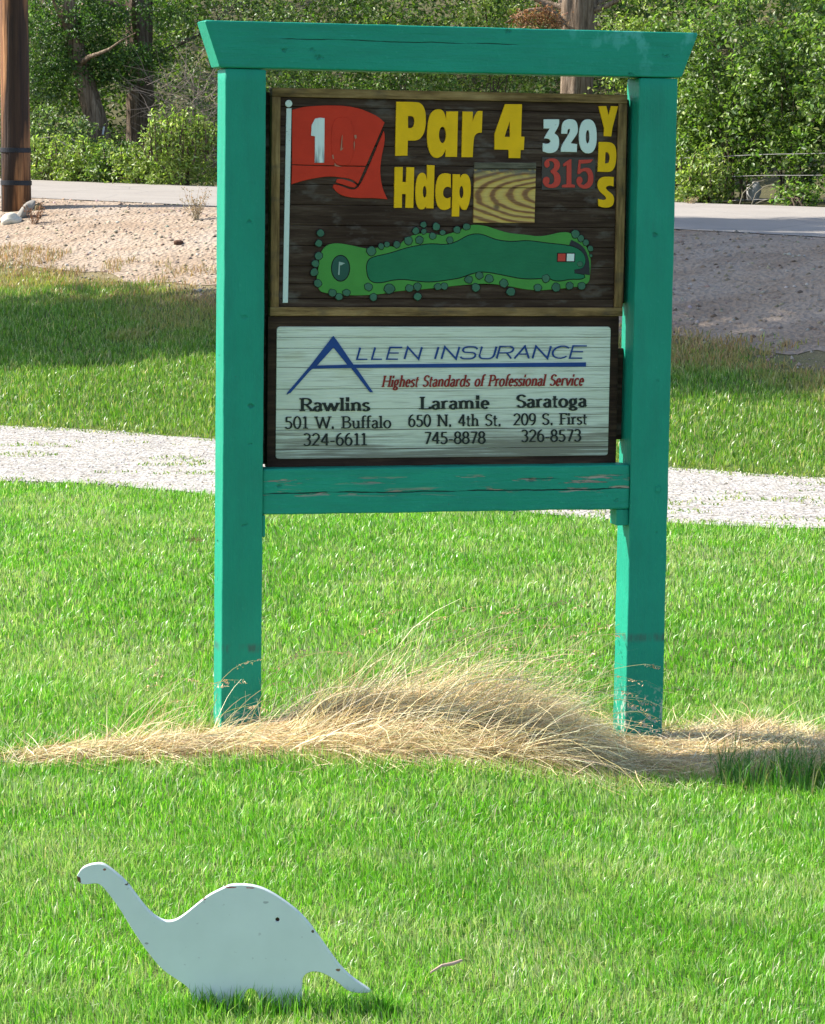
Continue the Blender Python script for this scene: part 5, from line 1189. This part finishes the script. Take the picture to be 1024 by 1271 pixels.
# ---- wire fence at the right
fa, fb = Vector((place(800, 38.6), 38.6)), Vector((place(1090, 36.2), 36.2))
fr = empty('wire_fence', (fa.x, fa.y, Z1(fa.x, fa.y))); tag(fr, 'thin strand-wire fence running through the leaves on the right side', 'fence')
o0 = Vector((fa.x, fa.y, Z1(fa.x, fa.y))); M_WIRE = paint('galvanised_wire', (.36, .34, .33), .2, .5)
for za, zb_ in ((195.5, 189.5), (220, 216.5), (250, 246)):
    a, b = at_depth(840, za, 38.3), at_depth(1008, zb_, 36.9); d_ = (b - a) / 168; a2, b2 = a - d_ * 40, b + d_ * 80; n = 12
    P = [a2.lerp(b2, i / n) - o0 + Vector((0, 0, -.012 * math.sin(math.pi * i / n * 2) ** 2)) for i in range(n + 1)]; V, F = tube(P, [.0032] * (n + 1), 4); mesh_py('wire', V, F, M_WIRE, fr)
for px, d in ((806, 38.6), (1082, 36.3)):
    a = at_depth(px, 250, d); z = Z1(a.x, a.y)
    V, F = tube([Vector((a.x, a.y + .03, z - .1)) - o0, Vector((a.x, a.y + .03, z + .5)) - o0, Vector((a.x + .01, a.y + .03, z + 1.05)) - o0], [.05, .048, .045], 8, .1); mesh_py('fence_post', V, F, BARK_D, fr)

# ================================================================== UTILITY POLE, ROCKS, DRY WEEDS
pd = 33.2; pb = at_depth(21, 266, pd); pz = Z1(pb.x, pb.y)
pole = empty('utility_pole', (pb.x, pb.y, pz)); tag(pole, 'round brown tarred wooden utility pole with two dark steel bands at the left edge', 'utility pole')
M = Mat('creosoted_wood'); P_ = M.sep(); gg = M.noise(M.map(scale=(16, 16, .8)), scale=1, detail=7, rough=.65); n = M.noise(M.map(scale=(5, 5, .5), loc=(2, 1, 0)), scale=1, detail=5)
c = M.cr(gg, [(.34, (.06, .024, .010)), (.5, (.23, .10, .040)), (.66, (.46, .23, .10))]); c = M.mix(M.ramp(n, .42, .54, 0, .92), c, (.014, .008, .006))
ckk = M.noise(M.map(scale=(60, 60, 1.2)), scale=1, detail=2); c = M.mix(M.ramp(ckk, .30, .36, .9, 0), c, (.01, .007, .005)); M.bump(M.math('ADD', gg, ckk), .012); MAT_POLE = M.fin(c, .75, .3)
V, F = tube([Vector((-.012 * t, 0, -.4 + t * 1.05)) for t in range(10)], [.166 - .004 * t for t in range(10)], 40, .02, 3); mesh_py('pole_shaft', V, F, MAT_POLE, pole, smooth=True)
M_ST = paint('dark_steel_band', (.035, .036, .042), .2, .5); M_ST.node_tree.nodes['Principled BSDF'].inputs['Metallic'].default_value = .5
for py in (186.5, 227):
    z = at_depth(21, py, pd).z - pz; rr = .168 - .004 * z
    prof = [(rr, -.026), (rr + .006, -.024), (rr + .006, .024), (rr, .026)]; V = []; F = []
    for i in range(40):
        a = 2 * math.pi * i / 40
        for (r_, zz_) in prof: V.append((r_ * math.cos(a) - .012 * (z + .4) / 1.05, r_ * math.sin(a), z + zz_))
    for i in range(40):
        for k in range(3): F.append((i * 4 + k, ((i + 1) % 40) * 4 + k, ((i + 1) % 40) * 4 + k + 1, i * 4 + k + 1))
    bnd = mesh_py('steel_band', V, F, M_ST, pole)
    V, F = tube([Vector((-.01 + .03, -rr - .03, z)), Vector((-.01 + .03, -rr + .01, z))], [.014, .014], 6); mesh_py('bolt', V, F, M_ST, bnd)
def rock(px, py, d, sx, sy, sz, col, label, seed, rot=0, tilt=0):
    c = at_depth(px, py, d); c.z = Z1(c.x, c.y); pv, pf_ = _rm(3, sx, sy, sz, .16, seed); o = mesh_np('rock', pv, pf_, MAT_STONE, tint=np.tile(col, (len(pv), 1)), smooth=True)
    o.location = (c.x, c.y, c.z + sz * .45); o.rotation_euler = (0, tilt, rot); tag(o, label, 'rock'); return o
rock(31, 254, 32.6, .055, .08, .145, (.26, .24, .21), 'grey slab of rock leaning against the foot of the utility pole', 2, .2, .75)
rock(14, 268, 32.4, .115, .10, .075, (.62, .58, .48), 'cream-white boulder lying at the foot of the utility pole', 5, .3, -.2)
rock(48, 251, 33.0, .05, .06, .05, (.15, .12, .06), 'small mossy brown rock beside the grey slab', 9)
def weed(px, py, d, h_, n, lb, col, spread=.12, name='dry_weed', cat='weed'):
    c = on_ground(px, py) if d is None else at_depth(px, py, d); z = Z1(c.x, c.y); rr_ = random.Random(int(px)); paths = []
    for i in range(n):
        paths.append(limb_path((rr_.uniform(-.03, .03), rr_.uniform(-.03, .03), 0), (rr_.uniform(-1, 1) * spread / h_ * 1.2, rr_.uniform(-.3, .3), 1), h_ * rr_.uniform(.5, 1.1), 5, .16, 0, rr_))
    o = multi_tube(name, paths, paint('dry_weed_stem', col, .3, .9), None, .0035, .0015, 3); o.location = (c.x, c.y, z); tag(o, lb, cat)
    k = n * 14; pp = np.array([list(p[rr_.randrange(2, 6)] + Vector((rr_.gauss(0, .012), rr_.gauss(0, .012), rr_.gauss(0, .012)))) for p in paths for _ in range(14)])
    V, F, T = leaves(pp, rng.uniform(.012, .030, k), pick([col, tuple(x * .6 for x in col)], [.6, .4], k)); f_ = mesh_np('dry_leaves', V, F, MAT_LEAFDRY, o, tint=T); return o
weed(43, 279, None, .26, 16, 'brown dead weed on the bank beside the pole rocks', (.26, .14, .08), .16)
weed(243, 274, None, .34, 22, 'straw-coloured dry weed on the bank beside the left sign post', (.48, .38, .24), .22)
weed(857, 266, 35.8, .10, 10, 'tiny dry weed at the road edge right of the sign', (.4, .32, .2), .1)
c = on_ground(222, 304); pv, pf_ = _rm(2, .05, .04, .028, .4, 3); o = mesh_np('dark_clod', pv + np.array([c.x, c.y, c.z + .02]), pf_, MAT_STONE, tint=np.tile([.10, .05, .03], (len(pv), 1))); tag(o, 'small dark reddish-brown clod lying on the sunny bank', 'clod')
